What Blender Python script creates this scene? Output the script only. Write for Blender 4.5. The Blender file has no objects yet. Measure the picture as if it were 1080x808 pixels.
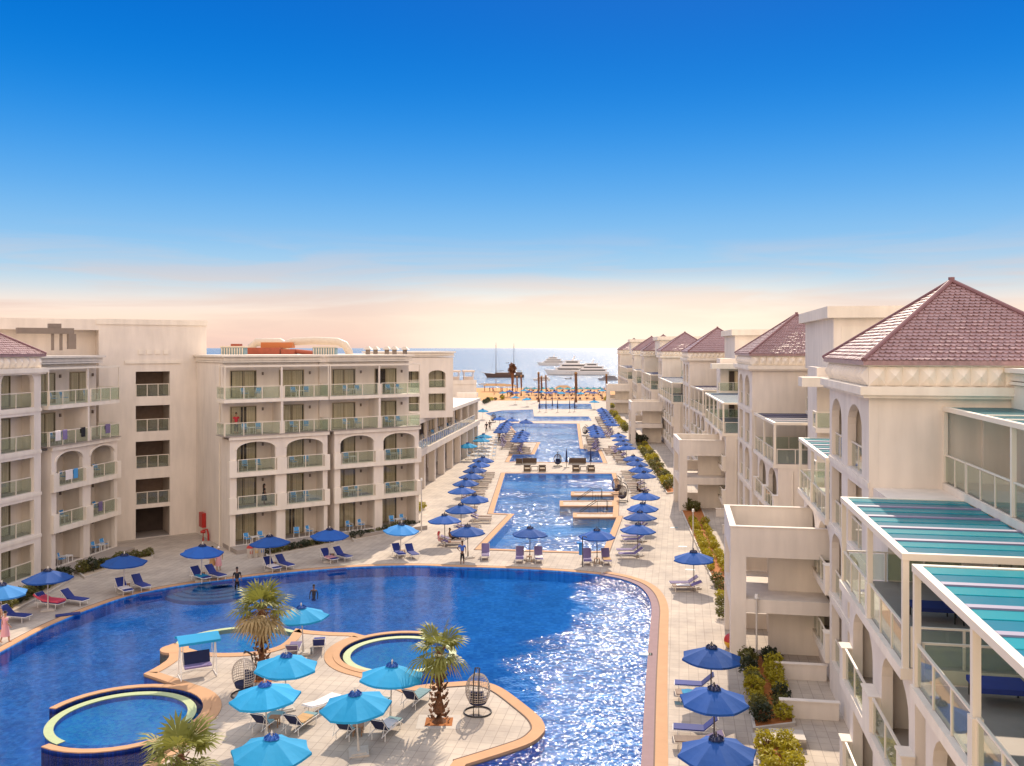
import bpy, bmesh, math, random
from mathutils import Vector, Matrix
from mathutils.geometry import tessellate_polygon
R = math.radians
random.seed(7)
sc = bpy.context.scene
COL = sc.collection
H = 16.5          # camera height above the pool deck, metres
F = 960.0         # focal length in pixels of the 1080 px wide photograph
HZ = 367.0        # horizon row

def G(px, py, z=0.0):
    """photo pixel -> point (x, y) on the horizontal plane at height z"""
    Y = F * (H - z) / (py - HZ)
    return ((px - 540.0) / F * Y, Y)
def GT(px, pytop, ztop=2.6):
    return G(px, pytop, ztop)

# ------------------------------------------------------------------ materials
MATS = {}
def mat(name, col, rough=0.7, metal=0.0, spec=0.5, noise=0.0, nscale=3.0, bump=0.0, bscale=40.0, trans=0.0, sheen=0.0, stretch=None, coords='Object'):
    m = bpy.data.materials.new(name); m.use_nodes = True
    nt = m.node_tree; N = nt.nodes; Lk = nt.links
    b = N['Principled BSDF']
    b.inputs['Base Color'].default_value = (*col, 1)
    b.inputs['Roughness'].default_value = rough
    b.inputs['Metallic'].default_value = metal
    b.inputs['Specular IOR Level'].default_value = spec
    if sheen: b.inputs['Sheen Weight'].default_value = sheen
    tc = None
    if noise or bump:
        tc = N.new('ShaderNodeTexCoord'); src = tc.outputs[coords]
        if stretch:
            mp = N.new('ShaderNodeMapping'); mp.inputs['Scale'].default_value = stretch
            Lk.new(src, mp.inputs['Vector']); src = mp.outputs['Vector']
    if noise:
        n = N.new('ShaderNodeTexNoise'); n.inputs['Scale'].default_value = nscale; n.inputs['Detail'].default_value = 5
        Lk.new(src, n.inputs['Vector'])
        mx = N.new('ShaderNodeMix'); mx.data_type = 'RGBA'
        lo = tuple(c * (1 - noise) for c in col); hi = tuple(min(1, c * (1 + noise)) for c in col)
        mx.inputs['A'].default_value = (*lo, 1); mx.inputs['B'].default_value = (*hi, 1)
        Lk.new(n.outputs['Fac'], mx.inputs['Factor']); Lk.new(mx.outputs['Result'], b.inputs['Base Color'])
    if name.startswith(('fabric_', 'cushion_', 'sling')) and noise:      # every piece has faded a little differently
        oi = N.new('ShaderNodeObjectInfo'); mr = N.new('ShaderNodeMapRange'); mr.inputs['To Min'].default_value = .78; mr.inputs['To Max'].default_value = 1.25; Lk.new(oi.outputs['Random'], mr.inputs['Value'])
        hs = N.new('ShaderNodeHueSaturation'); hs.inputs['Saturation'].default_value = .97; Lk.new(mr.outputs[0], hs.inputs['Value']); Lk.new(mx.outputs['Result'], hs.inputs['Color']); Lk.new(hs.outputs[0], b.inputs['Base Color'])
    if bump:
        n2 = N.new('ShaderNodeTexNoise'); n2.inputs['Scale'].default_value = bscale; n2.inputs['Detail'].default_value = 3
        Lk.new(src, n2.inputs['Vector'])
        bp = N.new('ShaderNodeBump'); bp.inputs['Strength'].default_value = bump; bp.inputs['Distance'].default_value = 0.02
        Lk.new(n2.outputs['Fac'], bp.inputs['Height']); Lk.new(bp.outputs['Normal'], b.inputs['Normal'])
    if trans:
        t = N.new('ShaderNodeBsdfTranslucent'); t.inputs['Color'].default_value = (*col, 1)
        ms = N.new('ShaderNodeMixShader'); ms.inputs[0].default_value = trans
        out = N['Material Output']
        Lk.new(b.outputs[0], ms.inputs[1]); Lk.new(t.outputs[0], ms.inputs[2]); Lk.new(ms.outputs[0], out.inputs['Surface'])
    MATS[name] = m
    return m

def glassy(name, tint, refl, mixbase=None, mixfac=0.0, rough=0.02):
    """thin glass: fresnel gloss over tinted transparency, optionally some diffuse body"""
    m = bpy.data.materials.new(name); m.use_nodes = True
    nt = m.node_tree; N = nt.nodes; Lk = nt.links
    N.remove(N['Principled BSDF']); out = N['Material Output']
    tr = N.new('ShaderNodeBsdfTransparent'); tr.inputs[0].default_value = (*tint, 1)
    gl = N.new('ShaderNodeBsdfGlossy'); gl.inputs['Roughness'].default_value = rough; gl.inputs['Color'].default_value = (refl, refl, refl, 1)
    lw = N.new('ShaderNodeLayerWeight'); lw.inputs['Blend'].default_value = .5
    pw = N.new('ShaderNodeMath'); pw.operation = 'POWER'; pw.inputs[1].default_value = 5; Lk.new(lw.outputs['Facing'], pw.inputs[0])
    fr = N.new('ShaderNodeMath'); fr.operation = 'MULTIPLY_ADD'; fr.inputs[1].default_value = .9; fr.inputs[2].default_value = .04; Lk.new(pw.outputs[0], fr.inputs[0])
    src = tr.outputs[0]
    if mixbase:
        d = N.new('ShaderNodeBsdfPrincipled'); d.inputs['Base Color'].default_value = (*mixbase, 1); d.inputs['Roughness'].default_value = .3
        tl = N.new('ShaderNodeBsdfTranslucent'); tl.inputs[0].default_value = (*mixbase, 1)
        m1 = N.new('ShaderNodeMixShader'); m1.inputs[0].default_value = .4
        Lk.new(d.outputs[0], m1.inputs[1]); Lk.new(tl.outputs[0], m1.inputs[2])
        m0 = N.new('ShaderNodeMixShader'); m0.inputs[0].default_value = mixfac
        Lk.new(src, m0.inputs[1]); Lk.new(m1.outputs[0], m0.inputs[2]); src = m0.outputs[0]
    ms = N.new('ShaderNodeMixShader')
    Lk.new(fr.outputs[0], ms.inputs[0]); Lk.new(src, ms.inputs[1]); Lk.new(gl.outputs[0], ms.inputs[2])
    Lk.new(ms.outputs[0], out.inputs['Surface'])
    MATS[name] = m
    return m

def stucco(name, col):
    """painted render: broad tone drift, faint vertical weather streaks, fine grain"""
    m = bpy.data.materials.new(name); m.use_nodes = True
    nt = m.node_tree; N = nt.nodes; Lk = nt.links; b = N['Principled BSDF']
    b.inputs['Roughness'].default_value = .85; b.inputs['Specular IOR Level'].default_value = .25
    g = N.new('ShaderNodeNewGeometry')
    n1 = N.new('ShaderNodeTexNoise'); n1.inputs['Scale'].default_value = .35; n1.inputs['Detail'].default_value = 6
    Lk.new(g.outputs['Position'], n1.inputs['Vector'])
    mp = N.new('ShaderNodeMapping'); mp.inputs['Scale'].default_value = (1.2, 1.2, .2)
    Lk.new(g.outputs['Position'], mp.inputs['Vector'])
    n2 = N.new('ShaderNodeTexNoise'); n2.inputs['Scale'].default_value = 1.6; n2.inputs['Detail'].default_value = 5
    Lk.new(mp.outputs[0], n2.inputs['Vector'])
    ad = N.new('ShaderNodeMath'); ad.operation = 'ADD'; Lk.new(n1.outputs['Fac'], ad.inputs[0]); Lk.new(n2.outputs['Fac'], ad.inputs[1])
    r = N.new('ShaderNodeValToRGB')
    r.color_ramp.elements[0].position = .38; r.color_ramp.elements[0].color = (*[c * .88 for c in col], 1)
    r.color_ramp.elements[1].position = .62; r.color_ramp.elements[1].color = (*[min(1, c * 1.03) for c in col], 1)
    mu = N.new('ShaderNodeMath'); mu.operation = 'MULTIPLY'; mu.inputs[1].default_value = .5
    Lk.new(ad.outputs[0], mu.inputs[0]); Lk.new(mu.outputs[0], r.inputs[0]); Lk.new(r.outputs[0], b.inputs['Base Color'])
    n3 = N.new('ShaderNodeTexNoise'); n3.inputs['Scale'].default_value = 30; Lk.new(g.outputs['Position'], n3.inputs['Vector'])
    bp = N.new('ShaderNodeBump'); bp.inputs['Strength'].default_value = .15; bp.inputs['Distance'].default_value = .01
    Lk.new(n3.outputs['Fac'], bp.inputs['Height']); Lk.new(bp.outputs[0], b.inputs['Normal'])
    MATS[name] = m

def grid_tile(name, c1, c2, mortar, sx, sy, rot, msize=.015, rough=.6, bump=0, stain=.0, offs=0.0):
    m = bpy.data.materials.new(name); m.use_nodes = True
    nt = m.node_tree; N = nt.nodes; Lk = nt.links; b = N['Principled BSDF']
    b.inputs['Roughness'].default_value = rough; b.inputs['Specular IOR Level'].default_value = .35
    g = N.new('ShaderNodeNewGeometry')
    mp = N.new('ShaderNodeMapping'); mp.inputs['Rotation'].default_value = (0, 0, R(rot))
    Lk.new(g.outputs['Position'], mp.inputs['Vector'])
    br = N.new('ShaderNodeTexBrick'); br.offset = offs; br.squash = 1
    br.inputs['Scale'].default_value = 1; br.inputs['Brick Width'].default_value = sx; br.inputs['Row Height'].default_value = sy
    br.inputs['Mortar Size'].default_value = msize; br.inputs['Mortar Smooth'].default_value = .3; br.inputs['Bias'].default_value = 0
    br.inputs['Color1'].default_value = (*c1, 1); br.inputs['Color2'].default_value = (*c2, 1); br.inputs['Mortar'].default_value = (*mortar, 1)
    Lk.new(mp.outputs[0], br.inputs['Vector'])
    src = br.outputs['Color']
    if stain:
        n = N.new('ShaderNodeTexNoise'); n.inputs['Scale'].default_value = .5; n.inputs['Detail'].default_value = 8; n.inputs['Roughness'].default_value = .65
        Lk.new(g.outputs['Position'], n.inputs['Vector'])
        rr = N.new('ShaderNodeValToRGB'); rr.color_ramp.elements[0].position = .3; rr.color_ramp.elements[1].position = .62
        rr.color_ramp.elements[0].color = (1 - stain, 1 - stain, 1 - stain * .9, 1); rr.color_ramp.elements[1].color = (1, 1, 1, 1)
        Lk.new(n.outputs['Fac'], rr.inputs[0])
        mx = N.new('ShaderNodeMix'); mx.data_type = 'RGBA'; mx.blend_type = 'MULTIPLY'; mx.inputs['Factor'].default_value = 1
        Lk.new(src, mx.inputs['A']); Lk.new(rr.outputs[0], mx.inputs['B']); src = mx.outputs['Result']
    Lk.new(src, b.inputs['Base Color'])
    MATS[name] = m

stucco('stucco', (.78, .70, .61))
stucco('trim', (.82, .74, .63))
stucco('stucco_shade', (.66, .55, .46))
mat('metal_cream', (.78, .70, .58), .4, noise=.05)
mat('metal_white', (.8, .78, .74), .35)
mat('floor_grey', (.34, .29, .25), .6, noise=.15, nscale=2)
mat('lilac_beam', (.22, .20, .30), .5)
mat('glass_dark', (.05, .04, .035), .15, spec=.8)
mat('curtain', (.72, .57, .40), .9, noise=.45, nscale=9, stretch=(1, 1, .04))  # vertical bands paint the light and shade of the folds into the colour
mat('frame_bronze', (.36, .29, .18), .45)
mat('unlit_interior', (.07, .05, .04), .9, noise=.4, nscale=1.5)  # near-black colour stands in for the darkness of unlit rooms
glassy('rail_glass', (.90, .95, .90), .9, (.62, .66, .52), .12)
glassy('window_glass', (.90, .92, .90), .8)
glassy('panel_teal', (.10, .65, .75), .3, (.01, .60, .70), .9, .2)
glassy('panel_deep', (.04, .35, .5), .3, (.0, .40, .58), .9, .2)
glassy('panel_blue', (.04, .12, .28), .4, (.02, .09, .24), .88, .2)
mat('roof_tile', (.31, .19, .19), .42, spec=.45, noise=.5, nscale=7, bump=.2, bscale=25)
mat('roof_ridge', (.20, .095, .10), .6, noise=.2)
mat('fabric_royal', (.004, .085, .37), .85, noise=.12, nscale=2, trans=.18)
mat('fabric_cyan', (.0, .30, .58), .85, noise=.10, nscale=2, trans=.22)
mat('fabric_sky', (.03, .24, .60), .85, noise=.1, nscale=2, trans=.2)
mat('fabric_teal', (.0, .26, .33), .85, noise=.1, trans=.2)
mat('fabric_navy', (.01, .018, .075), .85, noise=.2)
mat('pole_dark', (.10, .09, .085), .4, metal=.3)
mat('pole_light', (.62, .58, .52), .4, metal=.2)
mat('concrete', (.50, .45, .39), .8, noise=.15, nscale=4, bump=.2)
mat('cushion_blue', (.012, .030, .20), .8, noise=.15)
mat('cushion_lilac', (.17, .13, .27), .8, noise=.2)
mat('cushion_aqua', (.16, .30, .32), .8, noise=.1)
mat('sling_taupe', (.22, .15, .11), .8, noise=.3)
mat('wicker', (.09, .055, .035), .7, noise=.3, nscale=20)
mat('wicker_pale', (.50, .44, .38), .7, noise=.2, nscale=20)
mat('wood', (.30, .16, .08), .7, noise=.3, nscale=5)
mat('chair_blue', (.06, .30, .62), .5)
mat('red_paint', (.42, .02, .015), .4)
mat('yellow_paint', (.60, .33, .02), .4)
mat('bin_blue', (.05, .16, .40), .4)
mat('duct_cream', (.62, .52, .40), .5, noise=.1)
mat('duct_grey', (.20, .16, .13), .5, noise=.2)
mat('rust_red', (.33, .07, .03), .6, noise=.3)
mat('orange_paint', (.55, .18, .05), .6)
mat('ac_teal', (.15, .24, .26), .5, noise=.2)
mat('skin', (.45, .24, .15), .6)
mat('skin_dark', (.22, .11, .065), .6)
mat('hair', (.02, .015, .012), .7)
mat('cloth_white', (.75, .70, .68), .9)
mat('cloth_pink', (.65, .32, .34), .9)
mat('cloth_tan', (.50, .30, .13), .9)
mat('cloth_blue', (.06, .14, .45), .9)
mat('cloth_black', (.015, .015, .02), .9)
mat('cloth_red', (.5, .03, .05), .9)
mat('float_pink', (.65, .06, .12), .4)
mat('soil_orange', (.38, .13, .03), .95, noise=.4, nscale=6, bump=.6, bscale=20)
mat('beach_sand', (.52, .26, .085), .95, noise=.25, nscale=.3, bump=.4, bscale=2)
mat('ground_sand', (.46, .36, .25), .95, noise=.25, nscale=.05)
mat('palm_trunk', (.17, .075, .035), .9, noise=.45, nscale=5, bump=1, bscale=12)
mat('thatch', (.36, .19, .07), .95, noise=.4, nscale=5)
mat('frond', (.22, .225, .045), .55, noise=.45, nscale=2.5, trans=.3)
mat('frond_dry', (.36, .26, .12), .7, noise=.4, nscale=2.5, trans=.2)
mat('frond_yellow', (.62, .40, .02), .7, trans=.3)
mat('leaf_yellow', (.40, .34, .018), .6, noise=.5, nscale=9, trans=.3)
mat('leaf_olive', (.14, .135, .03), .6, noise=.5, nscale=9, trans=.3)
mat('leaf_dark', (.035, .045, .018), .6, noise=.5, nscale=9, trans=.25)
mat('hull_white', (.82, .78, .74), .35)
mat('hull_grey', (.34, .33, .35), .4)
mat('hull_brown', (.12, .07, .05), .5)
mat('boat_window', (.04, .035, .04), .2)
mat('rim_green', (.40, .47, .25), .5, noise=.15, nscale=8)
mat('coping', (.50, .295, .165), .85, spec=.2, noise=.12, nscale=1.5, bump=.15)
mat('coping_line', (.12, .07, .05), .8)
mat('gutter_lilac', (.30, .21, .215), .9, spec=.15, noise=.12, nscale=2)
mat('steel_dark', (.06, .055, .05), .35, metal=.6)
mat('step_blue', (.03, .25, .50), .4, noise=.1, nscale=6)
grid_tile('deck_tile', (.53, .455, .37), (.475, .405, .33), (.35, .29, .24), .48, .62, 10.4, .016, .85, stain=.30)
grid_tile('deck_far', (.52, .44, .35), (.47, .40, .32), (.38, .31, .25), 1.2, .9, 4, .02, .85, stain=.28)
grid_tile('terrace_tile', (.40, .35, .31), (.37, .32, .28), (.27, .23, .2), .8, .8, 35, .02, .6, stain=.25)
grid_tile('mosaic', (.03, .24, .74), (.09, .42, .95), (.05, .30, .80), .2, .2, 0, .006, .5, stain=.35)
grid_tile('mosaic_far', (.20, .42, .84), (.30, .54, .92), (.22, .44, .82), .3, .3, 4, .01, .5, stain=.2)
grid_tile('mosaic_light', (.0, .36, .95), (.05, .60, 1.0), (.01, .42, .9), .15, .15, 0, .004, .5, stain=.2)
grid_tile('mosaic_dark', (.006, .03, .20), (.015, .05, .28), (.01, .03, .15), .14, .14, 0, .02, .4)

# ------------------------------------------------------------------ mesh builder
class B:
    def __init__(s): s.v = []; s.f = []; s.m = []
    def add(s, vs, fs, mi=0):
        o = len(s.v); s.v += [tuple(v) for v in vs]; s.f += [tuple(i + o for i in f) for f in fs]; s.m += [mi] * len(fs)
    def box(s, x0, x1, y0, y1, z0, z1, mi=0):
        s.add([(x0, y0, z0), (x1, y0, z0), (x1, y1, z0), (x0, y1, z0), (x0, y0, z1), (x1, y0, z1), (x1, y1, z1), (x0, y1, z1)],
              [(0, 3, 2, 1), (4, 5, 6, 7), (0, 1, 5, 4), (1, 2, 6, 5), (2, 3, 7, 6), (3, 0, 4, 7)], mi)
    def mbox(s, M, x0, x1, y0, y1, z0, z1, mi=0):
        vs = [M @ Vector(p) for p in [(x0, y0, z0), (x1, y0, z0), (x1, y1, z0), (x0, y1, z0), (x0, y0, z1), (x1, y0, z1), (x1, y1, z1), (x0, y1, z1)]]
        s.add(vs, [(0, 3, 2, 1), (4, 5, 6, 7), (0, 1, 5, 4), (1, 2, 6, 5), (2, 3, 7, 6), (3, 0, 4, 7)], mi)
    def tube(s, pts, r, n=6, mi=0, r1=None, closed=False):
        pts = [Vector(p) for p in pts]; k = len(pts); rings = []
        for i, p in enumerate(pts):
            a = pts[(i - 1) % k] if (i or closed) else p; c = pts[(i + 1) % k] if (i < k - 1 or closed) else p
            t = (c - a).normalized() if (c - a).length > 1e-9 else Vector((0, 0, 1))
            u = t.cross(Vector((0, 0, 1)));
            if u.length < 1e-3: u = t.cross(Vector((1, 0, 0)))
            u.normalize(); w = t.cross(u)
            rr = r if r1 is None else r + (r1 - r) * i / max(1, k - 1)
            rings.append([p + (u * math.cos(q * 2 * math.pi / n) + w * math.sin(q * 2 * math.pi / n)) * rr for q in range(n)])
        vs = [v for rg in rings for v in rg]; fs = []
        for i in range(k if closed else k - 1):
            j = (i + 1) % k
            for q in range(n):
                fs.append((i * n + q, i * n + (q + 1) % n, j * n + (q + 1) % n, j * n + q))
        if not closed:
            fs.append(tuple(range(n))[::-1]); fs.append(tuple((k - 1) * n + q for q in range(n)))
        s.add(vs, fs, mi)
    def cyl(s, x, y, z0, z1, r0, r1=None, n=12, mi=0):
        s.tube([(x, y, z0), (x, y, z1)], r0, n, mi, r0 if r1 is None else r1)
    def prism(s, loop, z0, z1, mi=0, top_only=False):
        k = len(loop); vs = [(x, y, z1) for x, y in loop] + [(x, y, z0) for x, y in loop]
        tri = tessellate_polygon([[Vector((x, y, 0)) for x, y in loop]])
        fs = [tuple(t) for t in tri]
        if not top_only: fs += [(i, (i + 1) % k, (i + 1) % k + k, i + k) for i in range(k)] + [tuple(i + k for i in t[::-1]) for t in tri]
        s.add(vs, fs, mi)
    def sheet(s, outer, holes, z, zlow=None, mi=0, mside=None):
        """flat sheet with holes; with zlow the edges of the holes get side walls"""
        loops = [outer] + holes
        vs = [(x, y, z) for l in loops for x, y in l]
        tri = tessellate_polygon([[Vector((x, y, 0)) for x, y in l] for l in loops])
        s.add(vs, [tuple(t) for t in tri], mi)
        if zlow is not None:
            for l in holes:
                s.ribs(l, z, zlow, mi if mside is None else mside)
    def ribs(s, l, z1, z0, mi=0):
        k = len(l); s.add([(x, y, z1) for x, y in l] + [(x, y, z0) for x, y in l], [(i, (i + 1) % k, (i + 1) % k + k, i + k) for i in range(k)], mi)
    def panel(s, x0, x1, z0, z1, y0, y1, holes, mi=0):
        """upright wall in the xz plane, thickness y0..y1, holes = loops of (x, z)"""
        outer = [(x0, z0), (x1, z0), (x1, z1), (x0, z1)]
        loops = [outer] + holes
        tri = tessellate_polygon([[Vector((a, b, 0)) for a, b in l] for l in loops])
        flat = [p for l in loops for p in l]
        s.add([(a, y0, b) for a, b in flat], [tuple(t) for t in tri], mi)
        s.add([(a, y1, b) for a, b in flat], [tuple(t)[::-1] for t in tri], mi)
        for l in loops:
            k = len(l); s.add([(a, y0, b) for a, b in l] + [(a, y1, b) for a, b in l], [(i, (i + 1) % k, (i + 1) % k + k, i + k) for i in range(k)], mi)
    def mesh(s, name, mats, smooth=False, up=False):
        me = bpy.data.meshes.new(name); me.from_pydata(s.v, [], s.f)
        for m in (mats if isinstance(mats, (list, tuple)) else [mats]): me.materials.append(MATS[m])
        me.polygons.foreach_set('material_index', s.m)
        bm = bmesh.new(); bm.from_mesh(me); bmesh.ops.recalc_face_normals(bm, faces=bm.faces)
        if up:
            for f in bm.faces:
                if f.normal.z < 0: f.normal_flip()
        bm.to_mesh(me); bm.free()
        if smooth:
            for p in me.polygons: p.use_smooth = True
        me.update()
        return me

KIDS = {}
def link(name, me, parent=None, M=None):
    o = bpy.data.objects.new(name, me); COL.objects.link(o)
    if parent is not None:
        o.parent = parent; KIDS.setdefault(parent.name, []).append(o)
    if M is not None: o.matrix_local = M
    return o
def tag(o, label=None, cat=None, group=None, kind=None):
    if label: o['label'] = label
    if cat: o['category'] = cat
    if group: o['group'] = group
    if kind: o['kind'] = kind
    return o
def thing(name, label, cat, loc=(0, 0, 0), rz=0.0, group=None):
    o = bpy.data.objects.new(name, None); COL.objects.link(o)
    o.location = loc; o.rotation_euler = (0, 0, rz); o.empty_display_size = .3
    return tag(o, label, cat, group)
def struct(name, b, mats, **k):
    return tag(link(name, b.mesh(name, mats, **k)), kind='structure')
def part(name, b, mats, parent, M=None, smooth=False):
    return link(name, b.mesh(name, mats, smooth), parent, M)
def T(x, y, z=0.0, rz=0.0): return Matrix.Translation((x, y, z)) @ Matrix.Rotation(rz, 4, 'Z')
def copy_tree(o, parent=None):
    c = o.copy(); COL.objects.link(c)
    if parent is not None: c.parent = parent
    for ch in KIDS.get(o.name, ()): copy_tree(ch, c)
    return c
ORD = ('first second third fourth fifth sixth seventh eighth ninth tenth eleventh twelfth thirteenth fourteenth fifteenth sixteenth seventeenth eighteenth nineteenth twentieth').split()
def nth(i):
    return ORD[i] if i < 20 else ('twenty-' + ORD[i - 20] if i < 29 else ('thirtieth' if i == 29 else ('thirty-' + ORD[i - 30] if i < 39 else ('fortieth' if i == 39 else 'forty-' + ORD[i - 40]))))

def smooth_loop(pts, n=4):
    """closed Catmull-Rom through 2-D points"""
    out = []; k = len(pts)
    for i in range(k):
        p0, p1, p2, p3 = pts[i - 1], pts[i], pts[(i + 1) % k], pts[(i + 2) % k]
        for j in range(n):
            t = j / n
            out.append(tuple(.5 * (2 * p1[a] + (p2[a] - p0[a]) * t + (2 * p0[a] - 5 * p1[a] + 4 * p2[a] - p3[a]) * t * t + (3 * p1[a] - p0[a] - 3 * p2[a] + p3[a]) * t ** 3) for a in (0, 1)))
    return out
def smooth_path(pts, n=4):
    out = []; k = len(pts)
    for i in range(k - 1):
        p0, p1, p2, p3 = pts[max(0, i - 1)], pts[i], pts[i + 1], pts[min(k - 1, i + 2)]
        for j in range(n):
            t = j / n
            out.append(tuple(.5 * (2 * p1[a] + (p2[a] - p0[a]) * t + (2 * p0[a] - 5 * p1[a] + 4 * p2[a] - p3[a]) * t * t + (3 * p1[a] - p0[a] - 3 * p2[a] + p3[a]) * t ** 3) for a in (0, 1)))
    out.append(pts[-1]); return out
def area(l): return .5 * sum(l[i][0] * l[(i + 1) % len(l)][1] - l[(i + 1) % len(l)][0] * l[i][1] for i in range(len(l)))
def offset(l, d, closed=True):
    """loop moved outwards by d (outwards of a closed loop; to the right of an open path)"""
    if closed and area(l) < 0: d = -d
    out = []; k = len(l)
    for i in range(k):
        a = Vector(l[i - 1]) if (i or closed) else Vector(l[0]) * 2 - Vector(l[1]); p = Vector(l[i]); c = Vector(l[(i + 1) % k]) if (i < k - 1 or closed) else p * 2 - Vector(l[i - 1])
        u = (p - a).normalized(); w = (c - p).normalized()
        n1 = Vector((u.y, -u.x)); n2 = Vector((w.y, -w.x)); n = (n1 + n2)
        n = n.normalized() if n.length > 1e-6 else n1
        s = d / max(.5, n.dot(n1))
        out.append((p.x + n.x * s, p.y + n.y * s))
    return out
def band(b, inner, outer, z0, z1, closed=True, mi=0):
    k = len(inner); vs = [(x, y, z1) for x, y in inner] + [(x, y, z1) for x, y in outer] + [(x, y, z0) for x, y in inner] + [(x, y, z0) for x, y in outer]
    fs = []
    for i in range(k if closed else k - 1):
        j = (i + 1) % k
        fs += [(i, j, k + j, k + i), (i, j, 2 * k + j, 2 * k + i), (k + i, k + j, 3 * k + j, 3 * k + i)]
    if not closed: fs += [(0, k, 3 * k, 2 * k), (k - 1, 2 * k - 1, 4 * k - 1, 3 * k - 1)]
    b.add(vs, fs, mi)

# ------------------------------------------------------------------ camera, sun, sky
cam = bpy.data.cameras.new('camera'); co = bpy.data.objects.new('camera', cam); COL.objects.link(co)
co.location = (0, 0, H); co.rotation_euler = (R(90), 0, 0)
cam.sensor_width = 36; cam.lens = F / 1080 * 36; cam.shift_y = -(404 - HZ) / 1080; cam.clip_start = .5; cam.clip_end = 80000
sc.camera = co
SUN_EL, SUN_AZ = 36.0, 12.0       # azimuth measured from +Y towards +X
sd = bpy.data.lights.new('sun', 'SUN'); so = bpy.data.objects.new('sun', sd); COL.objects.link(so)
sd.energy = 3.8; sd.angle = R(.53); sd.color = (1, .84, .66)
d = Vector((math.sin(R(SUN_AZ)) * math.cos(R(SUN_EL)), math.cos(R(SUN_AZ)) * math.cos(R(SUN_EL)), math.sin(R(SUN_EL))))
so.rotation_euler = d.to_track_quat('Z', 'Y').to_euler(); so.location = (60, 200, 150)

w = bpy.data.worlds.new('World'); sc.world = w; w.use_nodes = True
nt = w.node_tree; N = nt.nodes; Lk = nt.links; bg = N['Background']
sky = N.new('ShaderNodeTexSky'); sky.sky_type = 'NISHITA'; sky.sun_disc = False
sky.sun_elevation = R(SUN_EL); sky.sun_rotation = R(SUN_AZ); sky.dust_density = 2.0
tc = N.new('ShaderNodeTexCoord'); sx = N.new('ShaderNodeSeparateXYZ'); Lk.new(tc.outputs['Generated'], sx.inputs[0])
rp = N.new('ShaderNodeValToRGB'); cr = rp.color_ramp; cr.interpolation = 'B_SPLINE'
def srgb(r, g, b): return tuple((c / 255 / 12.92 if c / 255 <= .04045 else ((c / 255 + .055) / 1.055) ** 2.4) for c in (r, g, b)) + (1,)
stops = [(0.0, (222, 186, 172)), (.014, (232, 198, 180)), (.03, (240, 212, 190)), (.045, (228, 212, 200)), (.06, (196, 204, 208)), (.08, (160, 192, 214)), (.115, (126, 177, 217)), (.165, (84, 156, 216)), (.22, (42, 134, 210)), (.275, (4, 115, 200)), (.335, (0, 101, 190)), (.40, (0, 92, 182)), (.50, (20, 100, 195)), (1.0, (70, 140, 210))]
cr.elements[0].position = 0; cr.elements[0].color = srgb(*stops[0][1]); cr.elements[1].position = 1; cr.elements[1].color = srgb(*stops[-1][1])
for p, c in stops[1:-1]:
    e = cr.elements.new(p); e.color = srgb(*c)
Lk.new(sx.outputs['Z'], rp.inputs[0])
# thin drawn-out clouds low in the sky
mp = N.new('ShaderNodeMapping'); mp.inputs['Scale'].default_value = (1.6, 1.6, 17); mp.inputs['Rotation'].default_value = (R(1), R(-5), 0); mp.inputs['Location'].default_value = (.35, .1, .2)
Lk.new(tc.outputs['Generated'], mp.inputs[0])
nz = N.new('ShaderNodeTexNoise'); nz.inputs['Scale'].default_value = 2.6; nz.inputs['Detail'].default_value = 8; nz.inputs['Roughness'].default_value = .52; nz.inputs['Distortion'].default_value = .6
Lk.new(mp.outputs[0], nz.inputs['Vector'])
cl = N.new('ShaderNodeValToRGB'); cl.color_ramp.elements[0].position = .44; cl.color_ramp.elements[0].color = (0, 0, 0, 1); cl.color_ramp.elements[1].position = .62; cl.color_ramp.elements[1].color = (1, 1, 1, 1)
Lk.new(nz.outputs['Fac'], cl.inputs[0])
msk = N.new('ShaderNodeValToRGB'); me_ = msk.color_ramp; me_.elements[0].position = .0; me_.elements[0].color = (.5, .5, .5, 1); me_.elements[1].position = .13; me_.elements[1].color = (0, 0, 0, 1)
e = me_.elements.new(.045); e.color = (.58, .58, .58, 1)
Lk.new(sx.outputs['Z'], msk.inputs[0])
mu = N.new('ShaderNodeMath'); mu.operation = 'MULTIPLY'; Lk.new(cl.outputs[0], mu.inputs[0]); Lk.new(msk.outputs[0], mu.inputs[1])
cc = N.new('ShaderNodeMix'); cc.data_type = 'RGBA'; cc.inputs['B'].default_value = srgb(212, 184, 172); Lk.new(rp.outputs[0], cc.inputs['A']); Lk.new(mu.outputs[0], cc.inputs['Factor'])
# low warm glow in the direction of the open sea
dt = N.new('ShaderNodeVectorMath'); dt.operation = 'DOT_PRODUCT'; dt.inputs[1].default_value = Vector((.10, 1, .045)).normalized()
Lk.new(tc.outputs['Generated'], dt.inputs[0])
gw = N.new('ShaderNodeMapRange'); gw.inputs['From Min'].default_value = .955; gw.inputs['From Max'].default_value = 1.0; gw.interpolation_type = 'SMOOTHERSTEP'
Lk.new(dt.outputs['Value'], gw.inputs['Value'])
gm = N.new('ShaderNodeValToRGB'); gm.color_ramp.elements[0].position = 0; gm.color_ramp.elements[0].color = (.8, .8, .8, 1); gm.color_ramp.elements[1].position = .085; gm.color_ramp.elements[1].color = (0, 0, 0, 1)
Lk.new(sx.outputs['Z'], gm.inputs[0])
gmu = N.new('ShaderNodeMath'); gmu.operation = 'MULTIPLY'; Lk.new(gw.outputs[0], gmu.inputs[0]); Lk.new(gm.outputs[0], gmu.inputs[1])
cg = N.new('ShaderNodeMix'); cg.data_type = 'RGBA'; cg.inputs['B'].default_value = (1.02, .89, .71, 1); Lk.new(cc.outputs['Result'], cg.inputs['A']); Lk.new(gmu.outputs[0], cg.inputs['Factor'])
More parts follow.
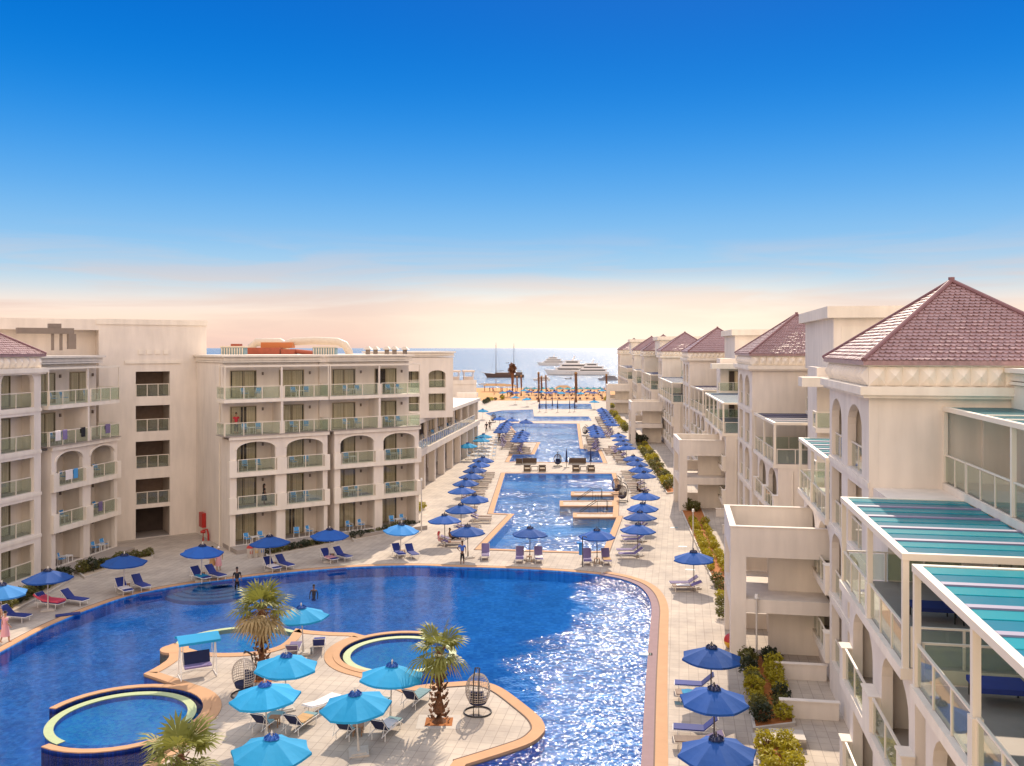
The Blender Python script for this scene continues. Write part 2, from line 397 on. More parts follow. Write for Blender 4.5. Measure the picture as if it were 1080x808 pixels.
# the physical sky adds a little of its own light
sm = N.new('ShaderNodeVectorMath'); sm.operation = 'SCALE'; sm.inputs['Scale'].default_value = .004; Lk.new(sky.outputs[0], sm.inputs[0])
# added fill light: brighter sky overhead and behind the viewer, for the shaded facades
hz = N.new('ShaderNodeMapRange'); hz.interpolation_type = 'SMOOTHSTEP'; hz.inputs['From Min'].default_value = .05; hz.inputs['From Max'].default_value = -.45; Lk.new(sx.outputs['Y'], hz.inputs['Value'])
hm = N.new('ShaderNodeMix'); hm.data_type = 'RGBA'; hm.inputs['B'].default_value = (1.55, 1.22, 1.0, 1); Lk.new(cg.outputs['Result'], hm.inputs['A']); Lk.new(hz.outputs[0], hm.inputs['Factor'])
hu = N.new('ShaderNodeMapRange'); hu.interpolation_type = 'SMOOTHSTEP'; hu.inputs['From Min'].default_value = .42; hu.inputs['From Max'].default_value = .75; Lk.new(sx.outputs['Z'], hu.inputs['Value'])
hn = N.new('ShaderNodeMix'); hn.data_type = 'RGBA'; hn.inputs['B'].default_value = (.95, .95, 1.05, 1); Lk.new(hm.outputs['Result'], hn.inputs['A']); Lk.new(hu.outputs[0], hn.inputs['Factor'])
# background strength .1 (the colour is given in units of ten)
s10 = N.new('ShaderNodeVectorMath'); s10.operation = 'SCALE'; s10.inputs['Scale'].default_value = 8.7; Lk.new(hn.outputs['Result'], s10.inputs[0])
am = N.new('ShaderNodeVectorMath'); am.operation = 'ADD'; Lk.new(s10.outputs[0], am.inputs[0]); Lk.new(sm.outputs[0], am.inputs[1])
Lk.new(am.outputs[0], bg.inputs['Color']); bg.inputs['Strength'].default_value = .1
vs = sc.view_settings; vs.view_transform = 'Standard'; vs.look = 'None'; vs.exposure = .54; vs.gamma = 1; vs.use_curve_mapping = False
sc.display_settings.display_device = 'sRGB'
sc.cycles.use_denoising = True; sc.cycles.max_bounces = 8; sc.cycles.transparent_max_bounces = 12; sc.cycles.caustics_reflective = False; sc.cycles.caustics_refractive = False
# ------------------------------------------------------------------ water materials
def water(name, tint, wave, scale, refl=1.0, patch=None, body=None, stretch=(1, 1, 1), rough=.04, facet=None):
    m = bpy.data.materials.new(name); m.use_nodes = True
    nt = m.node_tree; N = nt.nodes; Lk = nt.links
    N.remove(N['Principled BSDF']); out = N['Material Output']
    g = N.new('ShaderNodeNewGeometry')
    mp = N.new('ShaderNodeMapping'); mp.inputs['Scale'].default_value = stretch; Lk.new(g.outputs['Position'], mp.inputs[0])
    n1 = N.new('ShaderNodeTexNoise'); n1.inputs['Scale'].default_value = scale; n1.inputs['Detail'].default_value = 3; n1.inputs['Roughness'].default_value = .6; n1.inputs['Distortion'].default_value = .4
    n2 = N.new('ShaderNodeTexNoise'); n2.inputs['Scale'].default_value = scale * .22; n2.inputs['Detail'].default_value = 2
    Lk.new(mp.outputs[0], n1.inputs['Vector']); Lk.new(mp.outputs[0], n2.inputs['Vector'])
    ad = N.new('ShaderNodeMath'); ad.operation = 'MULTIPLY_ADD'; ad.inputs[1].default_value = 2.0; Lk.new(n2.outputs['Fac'], ad.inputs[0]); Lk.new(n1.outputs['Fac'], ad.inputs[2])
    bp = N.new('ShaderNodeBump'); bp.inputs['Distance'].default_value = 1.0 / scale * 1.1
    Lk.new(ad.outputs[0], bp.inputs['Height'])
    if patch:
        # ruffled water round the jets and where the breeze touches
        n3 = N.new('ShaderNodeTexNoise'); n3.inputs['Scale'].default_value = patch[2]; n3.inputs['Detail'].default_value = 2
        mp3 = N.new('ShaderNodeMapping'); mp3.inputs['Location'].default_value = patch[3]; mp3.inputs['Scale'].default_value = (.6, 1.0, 1); Lk.new(g.outputs['Position'], mp3.inputs[0]); Lk.new(mp3.outputs[0], n3.inputs['Vector'])
        mr = N.new('ShaderNodeMapRange'); mr.interpolation_type = 'SMOOTHSTEP'; mr.inputs['From Min'].default_value = patch[0]; mr.inputs['From Max'].default_value = patch[1]
        mr.inputs['To Min'].default_value = wave; mr.inputs['To Max'].default_value = patch[4]
        val = n3.outputs['Fac']
        if len(patch) > 5:      # the ruffled water lies along one side of the pool
            dp = N.new('ShaderNodeVectorMath'); dp.operation = 'DOT_PRODUCT'; dp.inputs[1].default_value = patch[5]; Lk.new(g.outputs['Position'], dp.inputs[0])
            m2 = N.new('ShaderNodeMapRange'); m2.inputs['From Min'].default_value = patch[6]; m2.inputs['From Max'].default_value = patch[7]; m2.inputs['To Min'].default_value = -.35; m2.inputs['To Max'].default_value = patch[8]
            Lk.new(dp.outputs['Value'], m2.inputs['Value'])
            a2 = N.new('ShaderNodeMath'); a2.operation = 'ADD'; Lk.new(val, a2.inputs[0]); Lk.new(m2.outputs[0], a2.inputs[1]); val = a2.outputs[0]
        Lk.new(val, mr.inputs['Value']); Lk.new(mr.outputs[0], bp.inputs['Strength'])
        fm = N.new('ShaderNodeMapRange'); fm.interpolation_type = 'SMOOTHSTEP'; fm.inputs['From Min'].default_value = patch[0]; fm.inputs['From Max'].default_value = patch[1] + .24; Lk.new(val, fm.inputs['Value'])
    else:
        bp.inputs['Strength'].default_value = wave
    fr = N.new('ShaderNodeFresnel'); fr.inputs[0].default_value = 1.34; Lk.new(bp.outputs[0], fr.inputs['Normal'])
    gl = N.new('ShaderNodeBsdfGlossy'); gl.inputs['Roughness'].default_value = rough; gl.inputs['Color'].default_value = (refl, refl, refl, 1); Lk.new(bp.outputs[0], gl.inputs['Normal'])
    if body:
        tr = N.new('ShaderNodeBsdfDiffuse'); tr.inputs[0].default_value = (*body, 1)
    else:
        tr = N.new('ShaderNodeBsdfTransparent'); tr.inputs[0].default_value = (*tint, 1)
    if facet:
        # wind-ruffled wavelets: every wavelet leans its own way, so single ones flash in the sun
        vo = N.new('ShaderNodeTexVoronoi'); vo.inputs['Scale'].default_value = facet[0]; Lk.new(mp.outputs[0], vo.inputs['Vector'])
        sb = N.new('ShaderNodeVectorMath'); sb.operation = 'SUBTRACT'; sb.inputs[1].default_value = (.5, .5, .5); Lk.new(vo.outputs['Color'], sb.inputs[0])
        ml = N.new('ShaderNodeVectorMath'); ml.operation = 'MULTIPLY'; ml.inputs[1].default_value = (facet[1] * .75, facet[1], 0); Lk.new(sb.outputs[0], ml.inputs[0])
        dn = N.new('ShaderNodeVectorMath'); dn.operation = 'ADD'; dn.inputs[1].default_value = (.015, facet[4], 0); Lk.new(ml.outputs[0], dn.inputs[0]); ml = dn
        an = N.new('ShaderNodeVectorMath'); an.operation = 'ADD'; Lk.new(ml.outputs[0], an.inputs[0]); Lk.new(bp.outputs[0], an.inputs[1])
        nn = N.new('ShaderNodeVectorMath'); nn.operation = 'NORMALIZE'; Lk.new(an.outputs[0], nn.inputs[0])
        g2 = N.new('ShaderNodeBsdfGlossy'); g2.inputs['Roughness'].default_value = facet[2]; g2.inputs['Color'].default_value = (refl, refl, refl, 1); Lk.new(nn.outputs[0], g2.inputs['Normal'])
        gx = N.new('ShaderNodeMixShader')
        if patch:       # the share of ruffled wavelets grows towards the middle of the patch
            sc_ = N.new('ShaderNodeSeparateColor'); Lk.new(vo.outputs['Color'], sc_.inputs[0])
            f2 = N.new('ShaderNodeMath'); f2.operation = 'MULTIPLY'; f2.inputs[1].default_value = facet[3]; Lk.new(fm.outputs[0], f2.inputs[0])
            gt = N.new('ShaderNodeMath'); gt.operation = 'GREATER_THAN'; Lk.new(f2.outputs[0], gt.inputs[0]); Lk.new(sc_.outputs[2], gt.inputs[1]); Lk.new(gt.outputs[0], gx.inputs[0])
        else: gx.inputs[0].default_value = facet[3]
        Lk.new(gl.outputs[0], gx.inputs[1]); Lk.new(g2.outputs[0], gx.inputs[2]); gl = gx
    ms = N.new('ShaderNodeMixShader'); Lk.new(fr.outputs[0], ms.inputs[0]); Lk.new(tr.outputs[0], ms.inputs[1]); Lk.new(gl.outputs[0], ms.inputs[2])
    Lk.new(ms.outputs[0], out.inputs['Surface']); MATS[name] = m
water('water_pool', (.74, .90, .98), .035, 3.2, refl=.8, facet=(9, .40, .20, .8, .06), patch=(.50, .60, .16, (3, 1, 0), .35, (.93, -.18, 0), -12, -4, .30))
water('water_far', (.80, .91, .98), .08, 3.0, facet=(3.0, .5, .22, .6, .13), patch=(.40, .56, .10, (2, 5, 0), .35))
water('water_bay', (.55, .82, .97), .10, 6.0)
water('water_sea', None, .55, .55, refl=.85, facet=(.4, .5, .2, .14, .14), body=(.08, .18, .31), stretch=(1, .45, 1), rough=.16)

# ------------------------------------------------------------------ outlines (read off the photograph, laid on the deck plane)
def P(*a, z=0.0): return [G(x, y, z) for x, y in a]
left_shore = P((-330, 930), (-170, 800), (-60, 718), (0, 688), (30, 671.5), (60, 656.5), (100, 640.5), (140, 627.5), (190, 617.5), (240, 611), (300, 604), (360, 599), (400, 597), (440, 596.5), (480, 598), (520, 599), (560, 600.5), (600, 603), (632, 606))
right_shore = P((632, 606), (655, 610.5), (672, 617), (682, 626), (687, 640), (685.5, 663), (681, 720), (676, 808), (670, 930))
main = smooth_path(left_shore, 4)[:-1] + smooth_path(right_shore, 4)
pool2 = P((509, 578.6), (611, 582), (635.6, 581.2), (650.3, 545.6), (646, 545.6), (648.5, 511), (645, 499.7), (532.8, 499.4), (520.4, 541.3), (542.7, 542.3))
pool3 = P((537, 487), (636, 488.2), (630.5, 474.8), (611.5, 473.3), (608.2, 447), (537, 446.3), (541, 452), (548, 460), (552.6, 466.5), (570, 466.5), (563.8, 479.4), (541, 479.4))
pool4 = P((512, 436), (530, 433), (562, 432), (563, 439.4), (621, 439.4), (624, 443.8), (548, 444.2), (522, 441))
pool5 = P((568, 426), (623, 426), (624.5, 431.6), (567.5, 431.6))
pools = [main, pool2, pool3, pool4, pool5]

# ground sheets
YD = 285.0
deck_outer = [(-46, 22), (60, 22), (60, YD), (-46, YD)]
# the main pool continues below the picture: close it inside the deck sheet
main_c = [(x, max(y, 24.0)) for x, y in main]
pools[0] = main_c
b = B(); b.sheet(deck_outer, pools, 0.0); struct('pool_deck', b, 'deck_tile')
b = B()
b.sheet([(-4000, -400), (4000, -400), (4000, YD), (-4000, YD)], [deck_outer], 0.0)
b.add([(-4000, YD, 0), (4000, YD, 0), (4000, 385, -.4), (-4000, 385, -.4)], [(0, 1, 2, 3)], 1)
b.add([(-4000, 385, -.4), (4000, 385, -.4), (4000, 430, -3.5), (-4000, 430, -3.5)], [(0, 1, 2, 3)], 1)
b.add([(-4000, 430, -3.5), (4000, 430, -3.5), (4000, 60000, -3.6), (-4000, 60000, -3.6)], [(0, 1, 2, 3)], 1)
struct('ground', b, ['ground_sand', 'beach_sand'])
b = B(); b.add([(-45000, 380, -1), (45000, 380, -1), (45000, 70000, -1), (-45000, 70000, -1)], [(0, 1, 2, 3)]); struct('sea_water', b, 'water_sea', up=True)

# pool basins: walls, floor, water
for l, nm, wm, dep in ((main_c, 'main', 'water_pool', .8), (pool2, 'second', 'water_far', 1.0), (pool3, 'third', 'water_far', 1.0), (pool4, 'fourth', 'water_far', .8), (pool5, 'fifth', 'water_far', .8)):
    b = B(); b.ribs(l, .0, -dep); b.prism(l, -dep, -dep, top_only=True); struct('pool_floor', b, 'mosaic' if nm == 'main' else 'mosaic_far')
    b = B(); b.prism(l, 0, -.09, top_only=True); struct('pool_water', b, wm, up=True)

# copings: pale-orange stone with a dark slot, and the lilac overflow gutter beside the right bank
ls = [(x, max(24.2, y)) for x, y in smooth_path(left_shore, 4)]
b = B(); band(b, offset(ls, -.02, False), offset(ls, -.5, False), -.02, .03, closed=False); struct('pool_coping', b, 'coping')
b = B(); band(b, offset(ls, -.5, False), offset(ls, -.55, False), -.02, .036, closed=False); struct('pool_drain_slot', b, 'coping_line')
rs = smooth_path(P((632, 606), (655, 610.5), (672, 617), (682, 626), (687, 640), (685.5, 663), (681, 720), (676, 808), (670, 930)), 4)
rs = [(x, max(24.2, y)) for x, y in rs]
b = B(); band(b, rs, offset(rs, -.48, False), -.06, .012, closed=False); struct('overflow_gutter', b, 'gutter_lilac')
b = B(); band(b, offset(rs, -.48, False), offset(rs, -.54, False), -.02, .037, closed=False); struct('pool_drain_slot', b, 'coping_line')
b = B(); band(b, offset(rs, -.54, False), offset(rs, -1.06, False), -.02, .03, closed=False); struct('pool_coping', b, 'coping')
for l in pools[1:]:
    b = B(); band(b, offset(l, .01), offset(l, .55), -.02, .03); struct('pool_coping', b, 'coping' if l is pool2 or l is pool3 else 'deck_far')
    if l is pool2 or l is pool3:
        b = B(); band(b, offset(l, .55), offset(l, .62), -.02, .036); struct('pool_drain_slot', b, 'coping_line')

# jetties of the second pool with stair basins and handrails between them
for i, (x0, x1, y0, y1) in enumerate(((602.4, 648, 518.7, 522.6), (590.5, 649, 528.2, 533.8), (604.6, 651, 541, 545.8))):
    l = P((x0, y1), (x1, y1), (x1, y0), (x0, y0))
    b = B(); b.prism(l, -1, -.03); struct('pool_jetty', b, 'deck_tile')
    b = B(); band(b, offset(l, -.35), offset(l, .03), -.1, .025); struct('pool_coping', b, 'coping')
def handrail(px0, px1, y, lab):
    (x0, yy), (x1, _) = G(px0, y), G(px1, y)
    t = thing('pool_handrail', lab, 'handrail', (x0, yy, 0), 0, 'handrails at the pool steps')
    L = x1 - x0
    for dy in (0, .9):
        b = B(); b.tube([(0, dy, -.6), (0, dy, -.1), (L * .62, dy, 1.05), (L, dy, 1.05), (L, dy, 0)], .035, 6); part('rail', b, 'steel_dark', t)
    b = B()
    for k in range(4): b.tube([(L * .62 + .3 * k, .0, 1.05 if k == 0 else .5), (L * .62 + .3 * k, 0, -.2)], .02, 5)
    part('baluster', b, 'steel_dark', t)
    for k in range(5):
        b = B(); b.box(L * .2 + .35 * k, L * .2 + .35 * (k + 1), -.1, 1.0, -1.0, -.75 + .15 * k); part('step', b, 'coping', t)
handrail(609, 635, 526.5, 'dark steel handrail over the pool steps, on the seaward side of the long jetty')
handrail(612, 641, 539.5, 'dark steel handrail over the pool steps, on the landward side of the long jetty')

# ------------------------------------------------------------------ the island
isl = []
isl += smooth_path(P((491, 806.5), (535.6, 792.5), (560, 783.5), (571, 775), (574.5, 767.5), (569, 757), (553.6, 744), (533, 728.7), (517.6, 721.5), (502, 719), (486.7, 719.4), (453.3, 722), (429, 725.5)), 4)
isl += P((423, 723), (404, 716))
C2 = G(422, 688); R2o, R2i = 3.55, 2.95
C1 = G(129, 755.5); R1o, R1i = 3.75, 3.05
def arcpts(c, r, a0, a1, n): return [(c[0] + r * math.cos(R(a0 + (a1 - a0) * i / n)), c[1] + r * math.sin(R(a0 + (a1 - a0) * i / n))) for i in range(n + 1)]
isl += arcpts(C2, R2o - .06, 250, 130, 16)[1:]
isl += smooth_path(P((372, 667.8), (352, 667.4), (327.3, 665.6), (312, 663.4)), 3)
isl += smooth_path(P((307, 672), (296.6, 680.5), (281, 685.7), (262, 688.4), (241.4, 689.3), (225, 689), (210.7, 687.5), (200, 684.5), (191, 681), (184, 679), (178, 681.5), (177, 686), (179, 692), (176, 697)), 3)[1:]
isl += smooth_path(P((168.8, 702), (160, 707), (152, 711)), 2)
isl += arcpts(C1, R1o - .06, 60, -12, 10)
isl += P((206, 768), (165.7, 799.4), (140, 815), (100, 860))
isl += [(-9, 26.5), (-4.5, 26.5)]
# drop near-coincident points
q = []
for p in isl:
    if not q or (Vector(p) - Vector(q[-1])).length > .12: q.append(p)
isl = q
b = B(); b.ribs(isl, 0.0, -.9, 1); b.prism(isl, 0, 0.0, top_only=True); struct('island_deck', b, ['deck_tile', 'mosaic'])
b = B(); band(b, offset(isl, -.55), offset(isl, .02), -.14, .032); struct('island_coping', b, 'coping')
b = B(); tip_ = offset(isl, -.56); tip2 = offset(isl, -.61); band(b, tip2[:45], tip_[:45], -.02, .037, closed=False); struct('island_drain_slot', b, 'coping_line')
# seaward bay: a shallow shelf closed by a pale green rim just under the water
bay_arc = smooth_path(P((186, 681), (187, 675), (205, 667.5), (226, 662.8), (250, 659.8), (280, 659.3), (298, 661), (312, 664)), 4)
bay_in = smooth_path(P((312, 664), (307, 672), (296.6, 681), (281, 686.5), (241.4, 690), (210.7, 688.3), (192, 682)), 3)
b = B(); b.prism(bay_arc + bay_in[1:-1], -.9, -.32); struct('bay_floor', b, 'mosaic_light')
b = B(); band(b, bay_arc, offset(bay_arc, .34, False), -1.1, -.075, closed=False); struct('bay_rim', b, 'rim_green')

def spa(c, ro, ri, a0, a1, name):
    """round whirl pool: high coped wall over one arc, low green rim over the rest"""
    b = B(); b.prism(arcpts(c, ri - .25, 0, 354, 59), -.8, -.30); struct('spa_floor', b, 'mosaic_light')
    inner = arcpts(c, ro - .3, a0, a1, 30); outer = arcpts(c, ro, a0, a1, 30)
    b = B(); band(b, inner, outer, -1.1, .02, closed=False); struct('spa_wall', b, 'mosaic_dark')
    b = B(); band(b, arcpts(c, ro - .32, a0 + .5, a1 - .5, 30), arcpts(c, ro + .03, a0 + .5, a1 - .5, 30), .015, .06, closed=False); struct('spa_coping', b, 'coping')
    b = B(); band(b, arcpts(c, ri - .28, 0, 354, 59), arcpts(c, ri + .04, 0, 354, 59), -1.1, -.10); struct('spa_bench', b, 'mosaic')
    g0, g1_ = (-28, 240) if name == 'a' else (-100, 250)
    b = B(); band(b, arcpts(c, ri - .29, g0, g1_, 50), arcpts(c, ri + .10, g0, g1_, 50), -.13, -.07, closed=False); struct('spa_rim', b, 'rim_green')
spa(C1, R1o, R1i, -122, 168, 'a')
# second spa sits partly in a notch of the island: its island half is coped
spa(C2, R2o, R2i, 75, 255, 'b')

nb_ = G(184, 684.5); b = B(); b.prism(arcpts(nb_, .75, 0, 345, 23), -.9, .036); struct('island_coping', b, 'coping')
# fan of pale steps at the shaded corner of the pool
c = G(226, 612)
for k in range(5):
    b = B(); b.prism(arcpts(c, 3.4 - .55 * k, 195, 345, 18), -1.1, -.55 + .09 * k); struct('pool_step', b, 'step_blue')

# ------------------------------------------------------------------ building parts
def arch(x0, x1, z0, zs, rise, n=10):
    c = (x0 + x1) / 2; a = (x1 - x0) / 2
    return [(x0, z0), (x1, z0)] + [(c + a * math.cos(math.pi * i / n), zs + rise * math.sin(math.pi * i / n)) for i in range(n + 1)]
def rect(x0, x1, z0, z1): return [(x0, z0), (x1, z0), (x1, z1), (x0, z1)]

CACHE = {}
def window_meshes(w, h, style=0):
    k = ('win', w, h, style)
    if k not in CACHE:
        f = B(); t = .06
        f.box(0, w, -.06, .0, 0, t); f.box(0, w, -.06, 0, h - t, h); f.box(0, t, -.06, 0, t, h - t); f.box(w - t, w, -.06, 0, t, h - t); f.box(w / 2 - .04, w / 2 + .04, -.065, 0, t, h - t)
        f.box(.02, w - .02, .0, .012, .02, h - .02, 1)  # dark board in place of the unlit room behind the curtain
        p = B(); p.box(t, w / 2 - .04, -.05, -.045, t, h - t); p.box(w / 2 + .04, w - t, -.05, -.045, t, h - t)
        c = B(); n = 26
        spans = {0: ((.08, .46), (.54, .92)), 1: ((.06, .40), (.62, .94)), 2: ((.06, .93),), 3: ((.52, .94),)}[style]
        for a, e in spans:
            q = [(w * (a + (e - a) * i / n), -.014 + .012 * math.sin(i * 2.3)) for i in range(n + 1)]
            c.add([(x, y, t + .03) for x, y in q] + [(x, y, h - t - .02) for x, y in q], [(i, i + 1, n + 2 + i, n + 1 + i) for i in range(n)])
        CACHE[k] = (f.mesh('frame', ['frame_bronze', 'unlit_interior']), p.mesh('pane', 'window_glass'), c.mesh('curtain', 'curtain'))
    return CACHE[k]
def window(parent, x, y, z, w=2.3, h=2.3, rz=0.0, style=None, simple=False):
    f, p, c = window_meshes(w, h, random.choice((0, 0, 1, 2, 3)) if style is None else style)
    o = link('window', f, parent, T(x, y, z, rz)); link('curtain', c, o)
    if not simple: link('pane', p, o)
    return o
def railing(parent, x, y, z, w, rz=0.0, h=1.02, posts=None, glass='rail_glass'):
    w = round(w, 2); n = posts or max(1, round(w / 1.45)); k = ('rail', w, h, n)
    if k not in CACHE:
        f = B()
        for i in range(n + 1):
            px = .03 + (w - .06) * i / n; f.box(px - .028, px + .028, -.03, .03, 0, h)
        f.box(0, w, -.035, .035, h, h + .05)
        g = B()
        for i in range(n):
            a = .03 + (w - .06) * i / n; g.box(a + .05, a + (w - .06) / n - .05, -.006, .006, .06, h - .04)
        CACHE[k] = (f.mesh('railing', 'metal_cream'), g.mesh('glass_panel', glass))
    f, g = CACHE[k]
    o = link('railing', f, parent, T(x, y, z, rz)); link('glass_panel', g, o); return o

def chair_proto():
    t = thing('balcony_chair', 'x', 'chair')
    f = B()
    for x in (-.22, .22):
        f.tube([(x, -.22, 0), (x, -.22, .62), (x, .2, .62)], .022, 5); f.tube([(x, .24, 0), (x, .2, .45), (x, .27, .86)], .022, 5)
    part('chair_frame', f, 'metal_white', t)
    s = B(); s.box(-.22, .22, -.22, .22, .42, .46); part('seat', s, 'chair_blue', t)
    s = B(); s.add([(-.21, .21, .52), (.21, .21, .52), (.21, .27, .86), (-.21, .27, .86), (-.21, .24, .52), (.21, .24, .52), (.21, .30, .86), (-.21, .30, .86)], [(0, 1, 2, 3), (4, 7, 6, 5), (0, 4, 5, 1), (2, 6, 7, 3), (1, 5, 6, 2), (0, 3, 7, 4)])
    part('backrest', s, 'chair_blue', t)
    return t
CHAIR = chair_proto(); CH_USED = [False]
def chair(M, x, y, z, rz, label, group='blue chairs on the balconies'):
    o = CHAIR if not CH_USED[0] else copy_tree(CHAIR); CH_USED[0] = True
    m = M @ T(x, y, z, rz); o.location = m.translation; o.rotation_euler = (0, 0, m.to_euler().z)
    o['label'] = label; o['group'] = group
    return o
TABLE = []
def table(M, x, y, z, label, group='small white balcony tables'):
    if not TABLE:
        t = thing('balcony_table', label, 'table'); b = B(); b.box(-.28, .28, -.28, .28, .52, .56); part('table_top', b, 'metal_white', t)
        for a in (-.24, .24):
            for c_ in (-.24, .24):
                b = B(); b.box(a - .02, a + .02, c_ - .02, c_ + .02, 0, .52); part('leg', b, 'metal_white', t)
        TABLE.append(t); o = t
    else: o = copy_tree(TABLE[0])
    m = M @ T(x, y, z); o.location = m.translation; o.rotation_euler = (0, 0, m.to_euler().z); o['label'] = label; o['group'] = group
    return o

STOREY = ['ground terrace', 'second storey', 'third storey', 'fourth storey', 'top storey']
def furnish(M, x, y, z, who, st, bay, p=1.0):
    if random.random() > p: return
    lab = '%s, %s, %s bay' % (STOREY[st], who, bay)
    chair(M, x - .55, y, z, R(random.uniform(-25, 25)), 'blue chair by window, ' + lab)
    if random.random() < .85: chair(M, x + .62, y + .05, z, R(random.uniform(-30, 30)), 'blue chair by wall, ' + lab)
    if random.random() < .55: table(M, x + .02, y - .05, z, 'white table, ' + lab)

def cornice(b, x0, x1, y0, y1, z, s=1.0, mi=0):
    """three-step cornice round a rectangular block"""
    for i, (dd, a, c_) in enumerate(((.10, -.62, -.50), (.07, -.47, -.20), (.26, -.17, 0))):
        b.box(x0 - dd * s, x1 + dd * s, y0 - dd * s, y1 + dd * s, z + a * s, z + c_ * s, mi)

# ---- wings with arcades below and open balconies above (the two on the landward side of the pool)
def wing_low(name, label, who, O, ang, n, bw, gaps=(), roof=15.9, total=12, bays=None, end0=True, pier=True):
    M = T(O[0], O[1], 0, ang)
    t = thing(name, label, 'building', (O[0], O[1], 0), ang, 'white hotel wings round the pools')
    fl = [.35, 3.3, 6.3, 9.3, 12.3]; L = n * bw; d = 1.9
    holes = []; lw = B()
    for i in range(n):
        a, e = i * bw + .55, (i + 1) * bw - .42
        holes += [rect(a - .1, e + .1, .36, 3.0), rect(a, e, 3.36, 5.95), arch(a, e, 6.36, 8.15, .62)]
    lw.panel(0, L, 0, 9.25, 0, .32, holes); part('arcade_wall', lw, 'stucco', t)
    b = B()
    for f in fl[1:3]:
        b.box(-.12, L + .12, -.28, -.003, f - .34, f + .02)
        for i in range(n + 1):
            xa = max(-.12, i * bw - (.42 - .06)); xb = min(L + .12, i * bw + .49)
            b.box(xa, xb, -.28, -.003, f + .02, f + 1.0)
    b.box(-.12, L + .12, -.2, -.003, 9.0, 9.27)
    part('parapet', b, 'trim', t)
    b = B(); 
    for i in range(n):      # raised arch mouldings
        a, e = i * bw + .55, (i + 1) * bw - .42; o_ = arch(a - .16, e + .16, 7.45, 8.15, .78)[2:]; q = arch(a, e, 7.45, 8.15, .62)[2:]
        k = len(q); b.add([(x, -.05, z) for x, z in o_] + [(x, -.05, z) for x, z in q] + [(x, 0, z) for x, z in o_], [(j, j + 1, k + j + 1, k + j) for j in range(k - 1)] + [(j, j + 1, 2 * k + j + 1, 2 * k + j) for j in range(k - 1)])
    part('arch_moulding', b, 'trim', t)
    for f in fl[:3]:
        b = B(); b.box(.02, L - .02, .33 if f > 1 else -1.6, d, f - .3 if f > 1 else 0.0, f); part('balcony_floor', b, 'floor_grey', t)
    b = B()
    for i in range(n + 1):
        x = min(max(i * bw, .12), L - .12)
        b.box(x - .11, x + .11, .325, d, .36, 9.0)
    part('partition_wall', b, 'stucco', t)
    b = B(); b.box(.003, L - .003, d, total, 0, roof - .65); b.box(0.1, L - .1, d + .4, total - .4, roof - .65, roof - .05); part('main_wall', b, 'stucco', t)
    b = B(); cornice(b, .0, L, d - .45, total, roof)
    part('cornice', b, 'trim', t)
    # upper terraces
    b = B(); b.box(-.55, L + .1, -.30, d, 9.28, 9.34); part('balcony_floor', b, 'floor_grey', t)
    b = B(); b.box(-.55, L + .02, -.20, d - .003, 12.02, 12.3); part('balcony_floor', b, 'trim', t)
    b = B()
    for i in range(1, n):
        x = i * bw + .1; b.box(x - .14, x + .14, -.18, .1, 9.34, 10.4); b.box(x - .1, x + .1, -.16, .06, 10.4, 12.02); b.box(x - .09, x + .09, .06, d, 9.34, 12.02); b.box(x - .14, x + .14, -.18, .1, 12.3, 13.3); b.box(x - .07, x + .07, -.1, .04, 13.3, 14.9)
    part('divider_pier', b, 'stucco', t)
    for z in (9.34, 12.3):
        for i in range(n):
            railing(t, i * bw + (-.5 if i == 0 else .26), -.2, z, bw + (.44 if i == 0 else -.24) )
        railing(t, -.5, -.12, z, 1.9, R(90)); railing(t, L + .04, -.12, z, 1.9, R(90))
    for x in (-.06, L + .06):
        b = B(); b.tube([(x, d + .6, 0), (x, d + .6, roof - .8)], .06, 6); part('downpipe', b, 'metal_cream', t)
    p = thing_pergola(t, -.5, L + .1, -.15, d - .48, 14.95, n)
    for i in range(n):
        for j, z in enumerate(fl):
            wx = i * bw + (.62 if i % 2 == 0 else .62)
            window(t, wx, d - .02, z + .01, 2.25, 2.3 if j else 2.35)
            lb = B(); lb.box(i * bw + 3.35, i * bw + 3.47, d - .14, d - .003, z + 1.9, z + 2.15); part('wall_lamp', lb, 'duct_grey', t)
            who_b = '%s' % (bays[i] if bays else nth(i))
            furnish(M, i * bw + 2.1, .95 if j else .3, z + (.04 if j == 3 else 0), who, j, who_b, .97)
        for z in fl[1:3]: railing(t, i * bw + .6, -.14, z + .02, bw - 1.07)
    return t, M
def thing_pergola(t, x0, x1, y0, y1, z, n, mat_='panel_blue', h=2.65):
    b = B(); b.box(x0, x1, y0, y0 + .09, z - .02, z + .1); b.box(x0, x0 + .09, y0 + .09, y1, z - .02, z + .1); b.box(x1 - .09, x1, y0 + .09, y1, z - .02, z + .1)
    for x in (x0 + .02, x1 - .1): b.box(x, x + .07, y0 + .01, y0 + .08, z - h, z - .02)
    b.box(x0 + .09, x1 - .09, y1 - .1, y1, z - .02, z + .1)
    o = part('pergola', b, 'metal_cream', t)
    b = B(); b.box(x0 + .09, x1 - .09, y0 + .09, y1 - .1, z + .04, z + .06); part('roof_panel', b, mat_, o)
    return o

